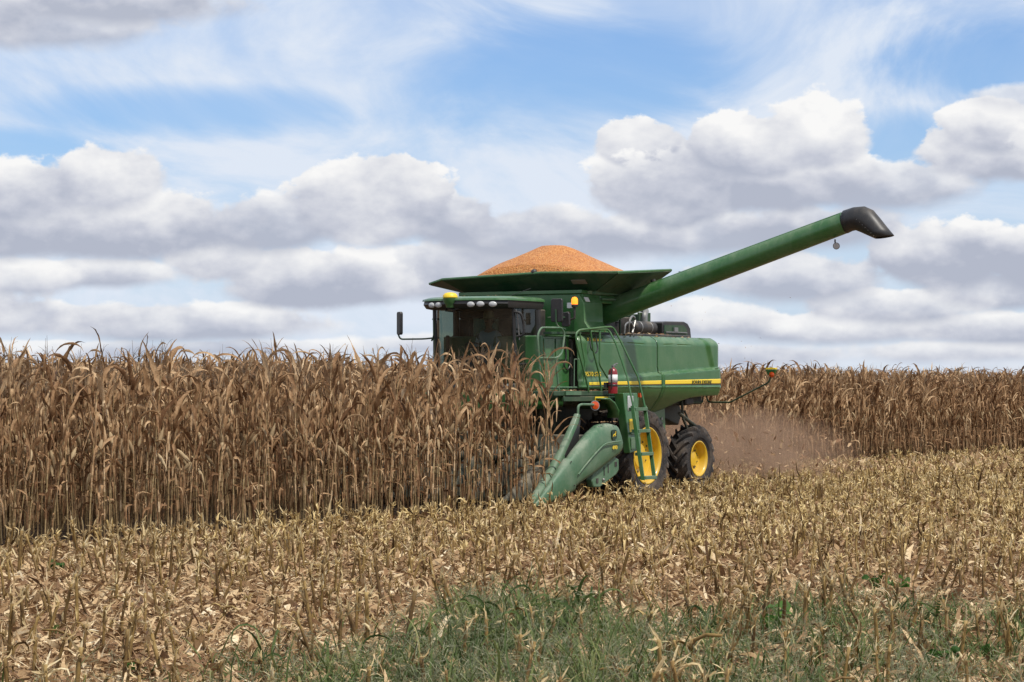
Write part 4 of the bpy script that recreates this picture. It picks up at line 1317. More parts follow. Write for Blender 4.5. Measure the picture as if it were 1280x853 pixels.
# heaped grain in the tank
def grain_heap():
    b = B(); P = []
    K, M = 26, 60
    for i in range(K + 1):
        row = []
        for j in range(M + 1):
            a = 2 * math.pi * j / M
            t = i / K
            ex_, ey = .93, 1.70
            # rounded rectangle footprint
            ca, sa = math.cos(a), math.sin(a)
            s = 1 / (abs(ca) ** 4 + abs(sa) ** 4) ** .25
            x = .12 + ex_ * t * ca * s * .98; y = .22 + ey * t * sa * s * .98
            rr = math.sqrt(((x - .12) / 1.25) ** 2 + ((y - .22) / 1.60) ** 2)
            h = .575 * max(0, 1 - (max(0.0, rr - .14) / .86) ** 1.15) + .02 * math.sin(x * 4.1 + 1) * math.sin(y * 3.3 + .5)
            z = 4.115 + h + .012 * math.sin(x * 9 + y * 5) * math.sin(y * 7)
            if t > .985: z = 4.06
            row.append((x, y, z))
        P.append(row)
    b.grid(P)
    o = b.build('grain_heap', 'corn_grain', smooth=70)
    o.location = ORI; o.rotation_euler = (0, 0, ROT)
    tag(o, 'orange heap of shelled corn kernels piled above the grain tank', 'grain', None, 'stuff')
    # loose kernels on the heap break its outline
    rr = np.random.default_rng(3)


grain_heap()


# ------------------------------------------------------------------ the driver
def skin_object(name, chains, mat, parent, sub=2):
    """chains: list of lists of (x,y,z,r); chains that start at an existing joint reuse it"""
    verts, rad, edges = [], [], []
    def vid(p):
        for i, q in enumerate(verts):
            if (Vector(q) - Vector(p[:3])).length < 1e-5: return i
        verts.append(tuple(p[:3])); rad.append(p[3]); return len(verts) - 1
    for ch in chains:
        ids = [vid(p) for p in ch]
        edges += list(zip(ids, ids[1:]))
    me = bpy.data.meshes.new(name)
    me.from_pydata(verts, edges, [])
    o = link(name, me, parent)
    md = o.modifiers.new('skin', 'SKIN'); md.use_smooth_shade = True
    for i, sv in enumerate(me.skin_vertices[0].data):
        sv.radius = (rad[i], rad[i]); sv.use_root = (i == 0)
    if sub:
        s = o.modifiers.new('sub', 'SUBSURF'); s.levels = sub; s.render_levels = sub
    me.materials.append(MAT[mat])
    return o


def driver():
    p = local_empty('person', (2.06, 0.06, 2.56))
    tag(p, 'person in a pale blue shirt and straw hat seated at the wheel inside the cab', 'person')
    # local: x forward, y left, z up from the seat top
    body = [[(0, 0, .02, .13), (.0, 0, .18, .13), (.02, 0, .34, .145), (.02, 0, .46, .12), (.03, 0, .54, .06), (.045, 0, .60, .052), (.05, 0, .66, .085), (.055, 0, .745, .092), (.045, 0, .80, .06)]]
    for s in (1, -1):
        body.append([(0, 0, .02, .13), (.08, s * .10, .03, .085), (.42, s * .14, .05, .065), (.46, s * .14, -.10, .052), (.44, s * .14, -.34, .042), (.52, s * .15, -.38, .035), (.60, s * .15, -.385, .028)])
        hand = (.40, s * .16, .235)
        body.append([(.02, 0, .46, .12), (.01, s * .17, .45, .062), (.06, s * .24, .26, .046), (.20, s * .22, .17, .038), (.36, s * .17, .225, .028), (*hand, .026)])
    b = skin_object('body', body, 'skin', p)
    fing = []
    for s in (1, -1):
        for k, (ln, off) in enumerate(((.030, -.030), (.034, -.010), (.032, .010), (.026, .028))):
            y0 = s * .16 + off
            fb = B(); fb.tube([(.405, y0, .240), (.43, y0, .262), (.43 + ln * .8, y0, .255), (.43 + ln * .9, y0, .232), (.43 + ln * .4, y0, .218)], [.009, .0088, .0082, .0078, .006], 6)
            fing.append(fb.mesh('f', 'skin', 60))
        fb = B(); fb.tube([(.39, s * .16 - s * .03, .232), (.41, s * .16 - s * .052, .226), (.432, s * .16 - s * .055, .222), (.452, s * .16 - s * .045, .220)], [.011, .010, .009, .007], 6)
        fing.append(fb.mesh('f', 'skin', 60))
    # face: nose, ears, eyes, mouth
    fb = B(); fb.tube([(.13, 0, .735), (.152, 0, .71), (.158, 0, .695), (.135, 0, .688)], [.010, .013, .015, .008], 8)
    for s in (1, -1):
        fb.ball((.05, s * .088, .71), .024, 8, (.7, .35, 1.2))
    fing.append(fb.mesh('f', 'skin', 60))
    bm = bmesh.new()
    for m in fing: bm.from_mesh(m)
    me = bpy.data.meshes.new('hands_and_face'); bm.to_mesh(me); bm.free(); me.materials.append(MAT['skin'])
    link('hands_and_face', me, b)
    fb = B()
    for s in (1, -1): fb.ball((.130, s * .032, .728), .011, 8)
    fb.tube([(.132, -.026, .664), (.140, 0, .661), (.132, .026, .664)], .005, 5)
    fb.build('eyes_and_mouth', 'hair', b)
    sh = [[(0, 0, .02, .145), (.0, 0, .18, .145), (.02, 0, .34, .16), (.02, 0, .46, .130), (.03, 0, .53, .078)]]
    for s in (1, -1):
        sh.append([(.02, 0, .46, .130), (.01, s * .17, .45, .078), (.06, s * .24, .26, .062), (.20, s * .22, .17, .052), (.33, s * .178, .215, .042)])
    skin_object('shirt', sh, 'shirt', p)
    tr = [[(0, 0, .03, .142), (.0, 0, .10, .15)]]
    for s in (1, -1):
        tr.append([(0, 0, .03, .142), (.08, s * .10, .03, .100), (.42, s * .14, .05, .078), (.46, s * .14, -.10, .066), (.44, s * .14, -.32, .056)])
    skin_object('trousers', tr, 'trousers', p)
    fb = B(); fb.lathe([(.001, .135), (.07, .13), (.094, .09), (.102, .0), (.16, -.012), (.17, -.022), (.16, -.026), (.10, -.012)], (.045, 0, .755), (.05, 0, 1), 28)
    fb.build('hat', 'straw', p)
    fb = B(); fb.ball((.02, 0, .72), .098, 14, (1, .98, .85)); fb.build('hair', 'hair', p)


driver()


# ------------------------------------------------------------------ vegetation
def mesh_from(name, V, F, mats, mi=None, rnd=None, smooth=True):
    me = bpy.data.meshes.new(name)
    V = np.asarray(V, dtype=np.float32); F = np.asarray(F, dtype=np.int32)
    me.vertices.add(len(V)); me.vertices.foreach_set('co', V.ravel())
    me.loops.add(F.size); me.loops.foreach_set('vertex_index', F.ravel())
    me.polygons.add(len(F)); me.polygons.foreach_set('loop_start', np.arange(0, F.size, F.shape[1], dtype=np.int32))
    me.polygons.foreach_set('use_smooth', np.full(len(F), smooth))
    for m in mats: me.materials.append(MAT[m])
    if mi is not None: me.polygons.foreach_set('material_index', np.asarray(mi, dtype=np.int32))
    if rnd is not None:
        at = me.attributes.new('rnd', 'FLOAT', 'POINT'); at.data.foreach_set('value', np.asarray(rnd, dtype=np.float32))
    me.update(calc_edges=True)
    return me


class Acc:
    """gathers ribbons and tubes as quads, one buffer per material slot"""
    def __init__(s): s.V, s.F, s.M, s.Rn, s.n = [], [], [], [], 0
    def add(s, V, F, m, r):
        V = np.asarray(V); F = np.asarray(F)
        s.V.append(V); s.F.append(F + s.n); s.M.append(np.full(len(F), m)); s.Rn.append(np.broadcast_to(r, (len(V),)).copy()); s.n += len(V)
    def ribbon(s, P, W, side, m, r, fold=.0, nrm=None):
        """P (k,3) centre line, W (k) half widths, side (k,3) across directions"""
        k = len(P)
        c = P if nrm is None else P - nrm * (W * fold)[:, None]
        V = np.stack([P - side * W[:, None], c, P + side * W[:, None]], 1).reshape(-1, 3)
        F = []
        for i in range(k - 1):
            a = i * 3
            F += [(a, a + 1, a + 4, a + 3), (a + 1, a + 2, a + 5, a + 4)]
        s.add(V, F, m, r)
    def tube(s, P, rad, m, r, n=6, cap=True):
        P = np.asarray(P, float); k = len(P)
        T = np.gradient(P, axis=0); T /= np.linalg.norm(T, axis=1)[:, None] + 1e-9
        ref = np.array([1.0, 0, 0]) if abs(T[0][0]) < .8 else np.array([0, 1.0, 0])
        U = np.cross(T, ref); U /= np.linalg.norm(U, axis=1)[:, None] + 1e-9
        Wv = np.cross(T, U)
        a = np.arange(n) * 2 * np.pi / n
        V = P[:, None, :] + (U[:, None, :] * np.cos(a)[None, :, None] + Wv[:, None, :] * np.sin(a)[None, :, None]) * np.asarray(rad)[:, None, None]
        V = V.reshape(-1, 3)
        F = [(i * n + j, i * n + (j + 1) % n, (i + 1) * n + (j + 1) % n, (i + 1) * n + j) for i in range(k - 1) for j in range(n)]
        if cap and n == 6:
            b0 = (k - 1) * n
            F += [(b0, b0 + 1, b0 + 2, b0 + 3), (b0 + 3, b0 + 4, b0 + 5, b0)]
        s.add(V, F, m, r)
    def mesh(s, name, mats):
        return mesh_from(name, np.concatenate(s.V), np.concatenate(s.F), mats, np.concatenate(s.M), np.concatenate(s.Rn))


def blade_path(r, p0, az, el, L, k, curl, daz=.0, jit=.25, floor=.02, brk=99):
    P = [np.array(p0, float)]
    st = L / k
    sides = []
    tw = r.normal(0, .6); dtw = r.normal(0, .22)
    for i in range(k):
        d = np.array([math.cos(el) * math.cos(az), math.cos(el) * math.sin(az), math.sin(el)])
        q = P[-1] + d * st
        if q[2] < floor: q[2] = floor; el = max(el, 0)
        P.append(q)
        el += -curl * (i + 1) / k * 2 + r.normal(0, jit) * .5
        if i == brk: el = r.uniform(-1.5, -.95)
        el = max(-1.5, el)
        az += daz / k + r.normal(0, jit)
    P = np.array(P)
    T = np.gradient(P, axis=0); T /= np.linalg.norm(T, axis=1)[:, None] + 1e-9
    h = np.cross(T, np.array([0, 0, 1.0])); n = np.linalg.norm(h, axis=1)[:, None]
    h = np.where(n > .05, h / (n + 1e-9), np.array([1.0, 0, 0]))
    nn = np.cross(h, T)
    ang = (tw + dtw * np.arange(k + 1))[:, None]
    side = h * np.cos(ang) + nn * np.sin(ang)
    nrm = np.cross(side, T)
    return P, side, nrm


def corn_parts(seed, dense=False):
    """one dry plant as four meshes: stem, leaves, ear, tassel"""
    r = np.random.default_rng(seed)
    H = r.uniform(1.98, 2.24)
    lean = r.normal(0, .035, 2)
    zs = np.linspace(0, H, 12)
    cx = lean[0] * (zs / H) ** 1.6 * 2; cy = lean[1] * (zs / H) ** 1.6 * 2
    def at(z): return np.array([np.interp(z, zs, cx), np.interp(z, zs, cy), z])
    st = Acc()
    # stem with swollen dark nodes
    P, rad, rn = [], [], []
    z = 0.0
    nodes = []
    while z < H:
        nodes.append(z); z += r.uniform(.15, .20) if z < 1.2 else r.uniform(.17, .23)
    for a, b in zip(nodes, nodes[1:] + [H]):
        R0 = .0125 * (1 - .62 * (a / H)); 
        for f, k in ((0, 1.22), (.06, 1.05), (.5, .96), (.93, 1.0)):
            P.append(at(a + (b - a) * f)); rad.append(R0 * k); rn.append(.15 if f == 0 else .62 + .2 * f)
    P.append(at(H)); rad.append(.003); rn.append(.5)
    st.tube(P, rad, 0, .5, 6, cap=False)
    st.Rn[-1] = np.repeat(np.array(rn) + r.uniform(-.1, .1), 6)
    # leaves
    lf = Acc()
    az0 = r.uniform(0, 2 * np.pi)
    zear = r.uniform(1.0, 1.45)
    for i, zn in enumerate(nodes + ([q + .07 for q in nodes if .5 < q < H * .92] if dense else [])):
        if zn < .18: continue
        lowf = zn / H
        if lowf < .34 and r.random() < (.62 if not dense else .2): continue
        az = az0 + i * np.pi + r.normal(0, .55)
        top = sstep((lowf - .35) / .35)
        k = 11
        L = r.uniform(.48, .80)
        if lowf > .72:        # upper blades stand up and only their tips lean over
            el = r.uniform(1.12, 1.50); curl = r.uniform(.03, .24); brk = 99
            if r.random() < .30: brk = r.integers(4, 9)
            L *= .85
        elif lowf > .40:      # middle blades rise, kink and hang down
            el = r.uniform(.95, 1.42); curl = r.uniform(.04, .30); brk = r.integers(2, 7) if r.random() < .75 else 99
        else:                 # low ones hang limp beside the stem
            el = r.uniform(-.4, .8); curl = r.uniform(.3, .7); brk = r.integers(1, 3)
            L *= r.uniform(.45, .95)
        P, side, nrm = blade_path(r, at(zn + .06), az, el, L, k, curl, r.normal(0, .4), .13, brk=brk)
        t = np.linspace(0, 1, k + 1)
        Wd = r.uniform(.017, .044) * (.60 + .40 * top)
        W = Wd * np.minimum(1, t * 5 + .35) * (1 - t ** 1.5) ** .8 * (1 + .25 * np.sin(t * r.uniform(12, 30) + r.uniform(0, 6)))
        W = np.maximum(W, .0015)
        lf.ribbon(P, W, side, 0, r.uniform(0, 1) * .8 + .2 * top, fold=r.uniform(.25, 1.0), nrm=nrm)
        # sheath hugging the stem below the blade
        if r.random() < .8:
            q = np.array([at(zn - .02), at(zn + .05), at(zn + .12)]); 
            lf.tube(q + 0, [.0145 * (1 - .5 * lowf), .016 * (1 - .5 * lowf), .013 * (1 - .5 * lowf)], 0, r.uniform(.4, 1), 6, cap=False)
    # a few limp strips hanging off the lower stem
    for _ in range(r.integers(1, 4)):
        zn = r.uniform(.5, 1.3); az = r.uniform(0, 2 * np.pi)
        P, side, nrm = blade_path(r, at(zn), az, r.uniform(-.2, .5), r.uniform(.25, .6), 7, r.uniform(.6, 1.1), 0, .22)
        t = np.linspace(0, 1, 8)
        lf.ribbon(P, np.maximum(.002, r.uniform(.010, .022) * (1 - t ** 2) * (1 + .3 * np.sin(t * 17))), side, 0, r.uniform(.1, .9), fold=.7, nrm=nrm)
    # ear wrapped in husk
    er = Acc()
    az = r.uniform(0, 2 * np.pi); el = r.choice([1.15, .9, -.9, -1.2, 1.25])
    d = np.array([math.cos(el) * math.cos(az), math.cos(el) * math.sin(az), math.sin(el)])
    p0 = at(zear) + d * .03 + np.array([math.cos(az), math.sin(az), 0]) * .02
    tt = np.linspace(0, 1, 9); Le = r.uniform(.20, .26)
    er.tube([p0 + d * Le * t for t in tt], [.010, .020, .027, .029, .028, .025, .019, .011, .004], 0, r.uniform(.4, .9), 8, cap=False)
    for _ in range(3):
        a2 = r.uniform(0, 2 * np.pi); e2 = el + r.normal(0, .15)
        P, side, nrm = blade_path(r, p0 + d * r.uniform(.02, .16), az + r.normal(0, .25), e2, r.uniform(.10, .18), 4, .2, 0, .12)
        er.ribbon(P, np.array([.010, .014, .012, .007, .001]), side, 0, r.uniform(.3, 1), fold=.5, nrm=nrm)
    # tassel
    ts = Acc()
    p = at(H)
    up = np.array([lean[0], lean[1], 1.0]); 
    Lc = r.uniform(.20, .34)
    cen = [p, p + up * Lc * .5, p + up * Lc + np.array([r.normal(0, .02), r.normal(0, .02), 0])]
    ts.tube(cen, [.0035, .003, .0015], 0, .5, 4, cap=False)
    for _ in range(r.integers(4, 8)):
        a2 = r.uniform(0, 2 * np.pi)
        P, side, nrm = blade_path(r, p + up * r.uniform(.0, .12), a2, r.uniform(.7, 1.35), r.uniform(.12, .22), 4, r.uniform(.1, .5), 0, .15)
        ts.tube(P, [.0022, .002, .002, .0018, .001], 0, r.uniform(.2, .8), 4, cap=False)
    return (st.mesh('stem', ['dry_stem']), lf.mesh('leaves', ['dry_leaf']), er.mesh('ear', ['husk']), ts.mesh('tassel', ['tassel']))


NV = 14
CORN = [corn_parts(100 + i) for i in range(NV)]
DENSE = [corn_parts(160 + i, True) for i in range(10)]


def joined(parts, name):
    bm = bmesh.new(); mats = []
    out = bpy.data.meshes.new(name)
    V, F, M, Rn, n = [], [], [], [], 0
    for k, me in enumerate(parts):
        v = np.empty(len(me.vertices) * 3, np.float32); me.vertices.foreach_get('co', v)
        f = np.empty(len(me.loops), np.int32); me.loops.foreach_get('vertex_index', f)
        a = np.empty(len(me.vertices), np.float32); me.attributes['rnd'].data.foreach_get('value', a)
        mi = np.empty(len(me.polygons), np.int32); me.polygons.foreach_get('material_index', mi)
        V.append(v.reshape(-1, 3)); F.append(f.reshape(-1, 4) + n); Rn.append(a); n += len(me.vertices)
        M.append(mi + len(mats)); mats += [m.name for m in me.materials]
    bm.free()
    return mesh_from(name, np.concatenate(V), np.concatenate(F), mats, np.concatenate(M), np.concatenate(Rn))


def scatter_tree(coll):
    g = bpy.data.node_groups.new('scatter_' + coll.name, 'GeometryNodeTree')
    g.interface.new_socket(name='Geometry', in_out='INPUT', socket_type='NodeSocketGeometry')
    g.interface.new_socket(name='Geometry', in_out='OUTPUT', socket_type='NodeSocketGeometry')
    N = NT(g)
    gi = N.n('NodeGroupInput'); go = N.n('NodeGroupOutput')
    ci = N.n('GeometryNodeCollectionInfo', transform_space='ORIGINAL')
    ci.inputs['Collection'].default_value = coll
    ci.inputs['Separate Children'].default_value = True
    ci.inputs['Reset Children'].default_value = True
    ip = N.n('GeometryNodeInstanceOnPoints')
    ip.inputs['Pick Instance'].default_value = True
    N.link(gi.outputs[0], ip.inputs['Points']); N.link(ci.outputs[0], ip.inputs['Instance'])
    def attr(nm, ty):
        a = N.n('GeometryNodeInputNamedAttribute', data_type=ty); a.inputs['Name'].default_value = nm
        return a.outputs['Attribute']
    N.link(attr('idx', 'INT'), ip.inputs['Instance Index'])
    N.link(attr('rot', 'FLOAT_VECTOR'), ip.inputs['Rotation'])
    N.link(attr('scl', 'FLOAT_VECTOR'), ip.inputs['Scale'])
    N.link(ip.outputs[0], go.inputs[0])
    return g


def scatter(name, pts, rot, scl, idx, coll):
    n = len(pts)
    me = bpy.data.meshes.new(name)
    me.vertices.add(n); me.vertices.foreach_set('co', np.asarray(pts, np.float32).ravel())
    a = me.attributes.new('rot', 'FLOAT_VECTOR', 'POINT'); a.data.foreach_set('vector', np.asarray(rot, np.float32).ravel())
    a = me.attributes.new('scl', 'FLOAT_VECTOR', 'POINT'); a.data.foreach_set('vector', np.asarray(scl, np.float32).ravel())
    a = me.attributes.new('idx', 'INT', 'POINT'); a.data.foreach_set('value', np.asarray(idx, np.int32))
    o = link(name, me)
    md = o.modifiers.new('scatter', 'NODES'); md.node_group = scatter_tree(coll)
    return o


def variant_collection(name, meshes):
    c = bpy.data.collections.new(name)
    for i, me in enumerate(meshes):
        o = bpy.data.objects.new('%s_%02d' % (name, i), me)
        c.objects.link(o)
    return c


def rows(y_list, x0, x1, step, jit=.05, r=rng):
    out = []
    for y in y_list:
        n = int((x1 - x0) / step)
        x = x0 + (np.arange(n) + r.uniform(0, 1)) * step + r.normal(0, step * .22, n)
        yy = y + r.normal(0, jit * .5, n)
        keep = r.random(n) > .04
        out.append(np.stack([x[keep], yy[keep]], 1))
    return np.concatenate(out)


def tow(A):
    return np.stack([ORI.x + A[:, 0] * FW.x + A[:, 1] * LF.x, ORI.y + A[:, 0] * FW.y + A[:, 1] * LF.y], 1)


def px_of(W, z=0.0):
    return 640 + 3300 * W[:, 0] / W[:, 1]


ROWS_NEAR = [2.68 - .762 * k for k in range(0, 24)]
A = rows(ROWS_NEAR, 3.62, 24.0, .16)
A = A[~((A[:, 1] > 2.3) & (A[:, 0] < 4.12))]
Wd = tow(A)
# the 300 that show largest: nearest rows, inside the frame
inframe = (px_of(Wd) > -10) & (px_of(Wd) < 1290)
order = np.argsort(-A[:, 1] * 1.0 + (Wd[:, 1]) * .010 + np.where(inframe, 0, 1e3))
near = np.zeros(len(A), bool); near[order[:300]] = True


def corn_individuals():
    parts_root = []
    for i in range(NV):
        st, lf, er, ts = CORN[i]
        e = empty('corn_plant'); 
        tag(e, 'dry brown corn plant standing in the front rows left of the harvester', 'corn plant', 'corn plants in the front rows')
        link('stem', st, e); link('leaves', lf, e); link('ear', er, e); link('tassel', ts, e)
        parts_root.append(e)
    r = np.random.default_rng(11)
    ids = np.where(near)[0]
    pxs = px_of(Wd)[ids]
    first = True
    used = [False] * NV
    for n, j in enumerate(ids):
        v = int(r.integers(NV))
        src = parts_root[v]
        if not used[v]:
            o = src; used[v] = True
        else:
            o = src.copy(); COL.objects.link(o)
            for ch in list(src.children):
                c = ch.copy(); COL.objects.link(c); c.parent = o
        o.location = (Wd[j, 0], Wd[j, 1], 0)
        s = r.uniform(.89, 1.11)
        px = pxs[n]
        if px > 500: s *= 1.03
        o.scale = (s * r.uniform(.9, 1.1), s * r.uniform(.9, 1.1), s)
        tilt = r.normal(0, .20 if r.random() < .07 else .05, 2)
        lab = 'dry brown corn plant standing in the front rows left of the harvester'
        row = round((2.68 - A[j, 1]) / .762)
        if row == 0:
            if px > 560: lab = 'dry corn plant in the outermost row, right in front of the green header'
            elif px > 380: lab = 'dry corn plant in the outermost row, just left of the cab'
            elif px > 180: lab = 'dry corn plant in the outermost row, in the left middle of the field'
            else: lab = 'dry corn plant in the outermost row, at the far left end of the field'
        elif px > 560: lab = 'dry corn plant behind the outermost row, in front of the harvester cab'
        elif px > 300: lab = 'dry corn plant behind the outermost row, a little left of the harvester'
        else: lab = 'dry corn plant behind the outermost row, at the left side of the field'
        o['label'] = lab
        o.rotation_euler = (tilt[0], tilt[1], r.uniform(0, 6.283))


corn_individuals()
corn_coll = variant_collection('corn_variant', [joined(DENSE[i], 'corn_all_%02d' % i) for i in range(10)])


def corn_stuff(name, A, label, seed, tall=1.0):
    r = np.random.default_rng(seed)
    W = tow(A)
    n = len(W)
    pts = np.concatenate([W, np.zeros((n, 1))], 1)
    rot = np.stack([r.normal(0, .045, n), r.normal(0, .045, n), r.uniform(0, 6.283, n)], 1)
    s = r.uniform(.88, 1.09, n) * tall
    o = scatter(name, pts, rot, np.stack([s, s, s], 1), r.integers(0, 10, n), corn_coll)
    tag(o, label, 'corn crop', None, 'stuff')
    return o


corn_stuff('standing_corn', A[~near], 'dense standing dry corn behind and beside the front rows at left', 21)
ROWS_FAR = [2.68 - .762 * k for k in range(8, 24)]
AF = rows(ROWS_FAR, -62, 4.30, .165)
corn_stuff('distant_corn', AF, 'far stretch of standing dry corn behind the harvester at right', 22, 1.03)


# ---- stubble
def stub(seed, shaggy, fresh=True):
    r = np.random.default_rng(seed)
    a = Acc()
    h = r.uniform(.16, .33) if shaggy else r.uniform(.14, .42)
    lean = r.normal(0, .11, 2)
    k = 6
    P = [np.array([lean[0] * h * (i / k) ** 1.3, lean[1] * h * (i / k) ** 1.3, h * i / k]) for i in range(k + 1)]
    rad = list(np.array([.0145, .0120, .0132, .0112, .0124, .0108, .0120]) * r.uniform(.75, 1.15))
    a.tube(P, rad, 0, .5, 6, cap=True)
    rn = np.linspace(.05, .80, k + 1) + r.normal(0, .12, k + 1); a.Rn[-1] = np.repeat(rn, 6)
    top = P[-1]
    g = 1.0 if shaggy else .8
    # splintered fibres at the cut
    for _ in range(r.integers(6, 13) if shaggy else r.integers(5, 12)):
        az = r.uniform(0, 6.283)
        Q, side, nrm = blade_path(r, top - np.array([0, 0, r.uniform(.0, .06)]), az, r.uniform(-.3, 1.45), r.uniform(.03, .12), 3, r.normal(.1, .3), 0, .3)
        a.ribbon(Q, np.array([.006, .008, .006, .002]) * r.uniform(.5, 1.5) * g, side, 1, r.uniform(.3, 1), fold=.5, nrm=nrm)
    # old sheath and leaf strips
    for _ in range(r.integers(2, 6) if shaggy else r.integers(2, 6)):
        az = r.uniform(0, 6.283); z0 = r.uniform(.2, .98)
        p0 = np.array([lean[0] * h * z0 ** 1.3, lean[1] * h * z0 ** 1.3, h * z0])
        Q, side, nrm = blade_path(r, p0, az, r.choice([r.uniform(-1.5, -.7), r.uniform(.8, 1.4)]), r.uniform(.05, .24), 5, r.normal(.25, .35), 0, .30, floor=.01, brk=int(r.integers(0, 6)))
        a.ribbon(Q, np.array([.009, .014, .012, .010, .007, .002]) * r.uniform(.4, 1.4) * (1 if shaggy else .8), side, 1 if r.random() < (.6 if shaggy else .4) else 0, r.uniform(.0, .9), fold=1.0, nrm=nrm)
    if r.random() < .12:      # snapped-over piece
        az = r.uniform(0, 6.283); L = r.uniform(.10, .26)
        q = top + np.array([math.cos(az) * L, math.sin(az) * L, -r.uniform(.0, .14)])
        q[2] = max(q[2], .03)
        a.tube([top - np.array([0, 0, .01]), (top + q) / 2 + np.array([0, 0, .015]), q], [.0095, .010, .009], 0, r.uniform(.3, .8), 6)
    return a.mesh('corn_stub', ['stub_stem', 'fresh_shred' if shaggy and fresh else 'stub_shred'])


NS = 20
STUB = [stub(300 + i, False) for i in range(NS)]
SHAG = [stub(400 + i, True) for i in range(NS)]
SHAG_OLD = [stub(450 + i, True, False) for i in range(NS)]
stub_coll = variant_collection('stub_variant', STUB + SHAG + SHAG_OLD)

ys = [2.68 + .762 * k for k in range(1, 42)]
S1 = rows(ys, -70, 40, .165)
S2 = rows([2.68 - .762 * k for k in range(0, 8)], -62, 3.1, .165)
S = np.concatenate([S1, S2])
SW = tow(S)
vis = (np.abs(SW[:, 0]) < .194 * SW[:, 1] + 3.0) & (SW[:, 1] > 14.5) & (SW[:, 1] < 115)
# nothing stands up under the tyres
thin = rng.random(len(S)) < np.interp(SW[:, 1], [18, 25, 29, 33], [.34, .42, .70, 1.0])
vis &= thin
und = (np.abs(np.abs(S[:, 1]) - 1.7) < .65) & (np.abs(S[:, 0]) < .75) | (np.abs(np.abs(S[:, 1]) - 1.2) < .3) & (np.abs(S[:, 0] + 3.5) < .6)
und |= (S[:, 0] > 2.2) & (S[:, 0] < 5.5) & (S[:, 1] < 3.3)
S, SW = S[vis & ~und], SW[vis & ~und]
base_px = 640 + 3300 * SW[:, 0] / SW[:, 1]; base_py = 488 + 6600 / SW[:, 1]
seen = (base_px > -8) & (base_px < 1288) & (base_py < 905)
o_ = np.argsort(SW[:, 1] + np.where(seen, 0, 1e3))
ns = np.zeros(len(S), bool); ns[o_[:300]] = True


def stubble():
    r = np.random.default_rng(5)
    used = [None] * NS
    for j in np.where(ns)[0]:
        v = int(r.integers(NS))
        o = link('corn_stub', STUB[v]) if used[v] is None else used[v].copy()
        if used[v] is None: used[v] = o
        else: COL.objects.link(o)
        o.location = (SW[j, 0], SW[j, 1], -.01)
        s = r.uniform(.75, 1.25)
        o.scale = (s * 1.05, s * 1.05, s * r.uniform(.85, 1.15))
        o.rotation_euler = (r.normal(0, .13), r.normal(0, .13), r.uniform(0, 6.283))
        px = base_px[j]; py = base_py[j]
        where = 'in the left foreground' if px < 430 else ('in the middle foreground' if px < 850 else 'in the right foreground')
        edge = ', closest to the viewer' if py > 800 else ', just behind the weedy strip' if px > 430 else ', among the dry husks'
        tag(o, 'cut dry corn stub ' + where + edge, 'corn stub', 'cut corn stubs in the foreground')
    n = (~ns).sum()
    W = SW[~ns]
    d = W[:, 1]
    s = r.uniform(.75, 1.25, n)
    pts = np.concatenate([W, np.full((n, 1), -.01)], 1)
    rot = np.stack([r.normal(0, .12, n), r.normal(0, .12, n), r.uniform(0, 6.283, n)], 1)
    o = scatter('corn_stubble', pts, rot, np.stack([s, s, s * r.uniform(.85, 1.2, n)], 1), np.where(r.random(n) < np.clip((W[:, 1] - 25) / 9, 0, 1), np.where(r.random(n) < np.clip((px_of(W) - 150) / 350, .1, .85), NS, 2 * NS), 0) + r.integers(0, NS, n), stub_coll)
    tag(o, 'rows of cut dry corn stubble covering the harvested ground', 'stubble', None, 'stuff')


stubble()


# ---- loose residue lying on the ground
def ribbons(n, X, Y, L, W, z, r, k=3, lift=.05, el_sd=.25, curl=.5):
    """n short curled strips on the ground, vectorised"""
    az = r.uniform(0, 2 * np.pi, n); el = np.abs(r.normal(0, el_sd, n)); ce = r.normal(-curl, curl, n); ca = r.normal(0, .9, n)
    P = np.zeros((n, k + 1, 3)); P[:, 0, 0] = X; P[:, 0, 1] = Y; P[:, 0, 2] = z
    a, e = az.copy(), el.copy()
    D = []
    for i in range(k):
        d = np.stack([np.cos(e) * np.cos(a), np.cos(e) * np.sin(a), np.sin(e)], 1); D.append(d)
        P[:, i + 1] = P[:, i] + d * (L / k)[:, None]
        e = e + ce / k; a = a + ca / k
    P[:, :, 2] = np.maximum(P[:, :, 2], .002 + z[:, None] * .2)
    D.append(D[-1]); D = np.stack(D, 1)
    sd = np.cross(D, np.array([0, 0, 1.0])); sd /= np.linalg.norm(sd, axis=2)[:, :, None] + 1e-6
    nn = np.cross(sd, D)
    tw = r.normal(0, .7, n)[:, None] + r.normal(0, .35, n)[:, None] * np.arange(k + 1)[None, :]
    sd = sd * np.cos(tw)[:, :, None] + nn * np.sin(tw)[:, :, None]
    t = np.linspace(0, 1, k + 1)
    prof = np.clip(np.minimum(t * 4 + .4, (1 - t) * 3 + .15), 0, 1)
    w = W[:, None] * prof[None, :]
    V = np.stack([P - sd * w[:, :, None], P + sd * w[:, :, None]], 2).reshape(-1, 3)
    base = (np.arange(n) * (k + 1) * 2)[:, None]
    F = np.concatenate([np.stack([base[:, 0] + 2 * i, base[:, 0] + 2 * i + 1, base[:, 0] + 2 * i + 3, base[:, 0] + 2 * i + 2], 1) for i in range(k)])
    rn = np.repeat(r.uniform(0, 1, n), (k + 1) * 2)
    V[:, 2] = np.maximum(V[:, 2], -.004)
    return V, F, rn


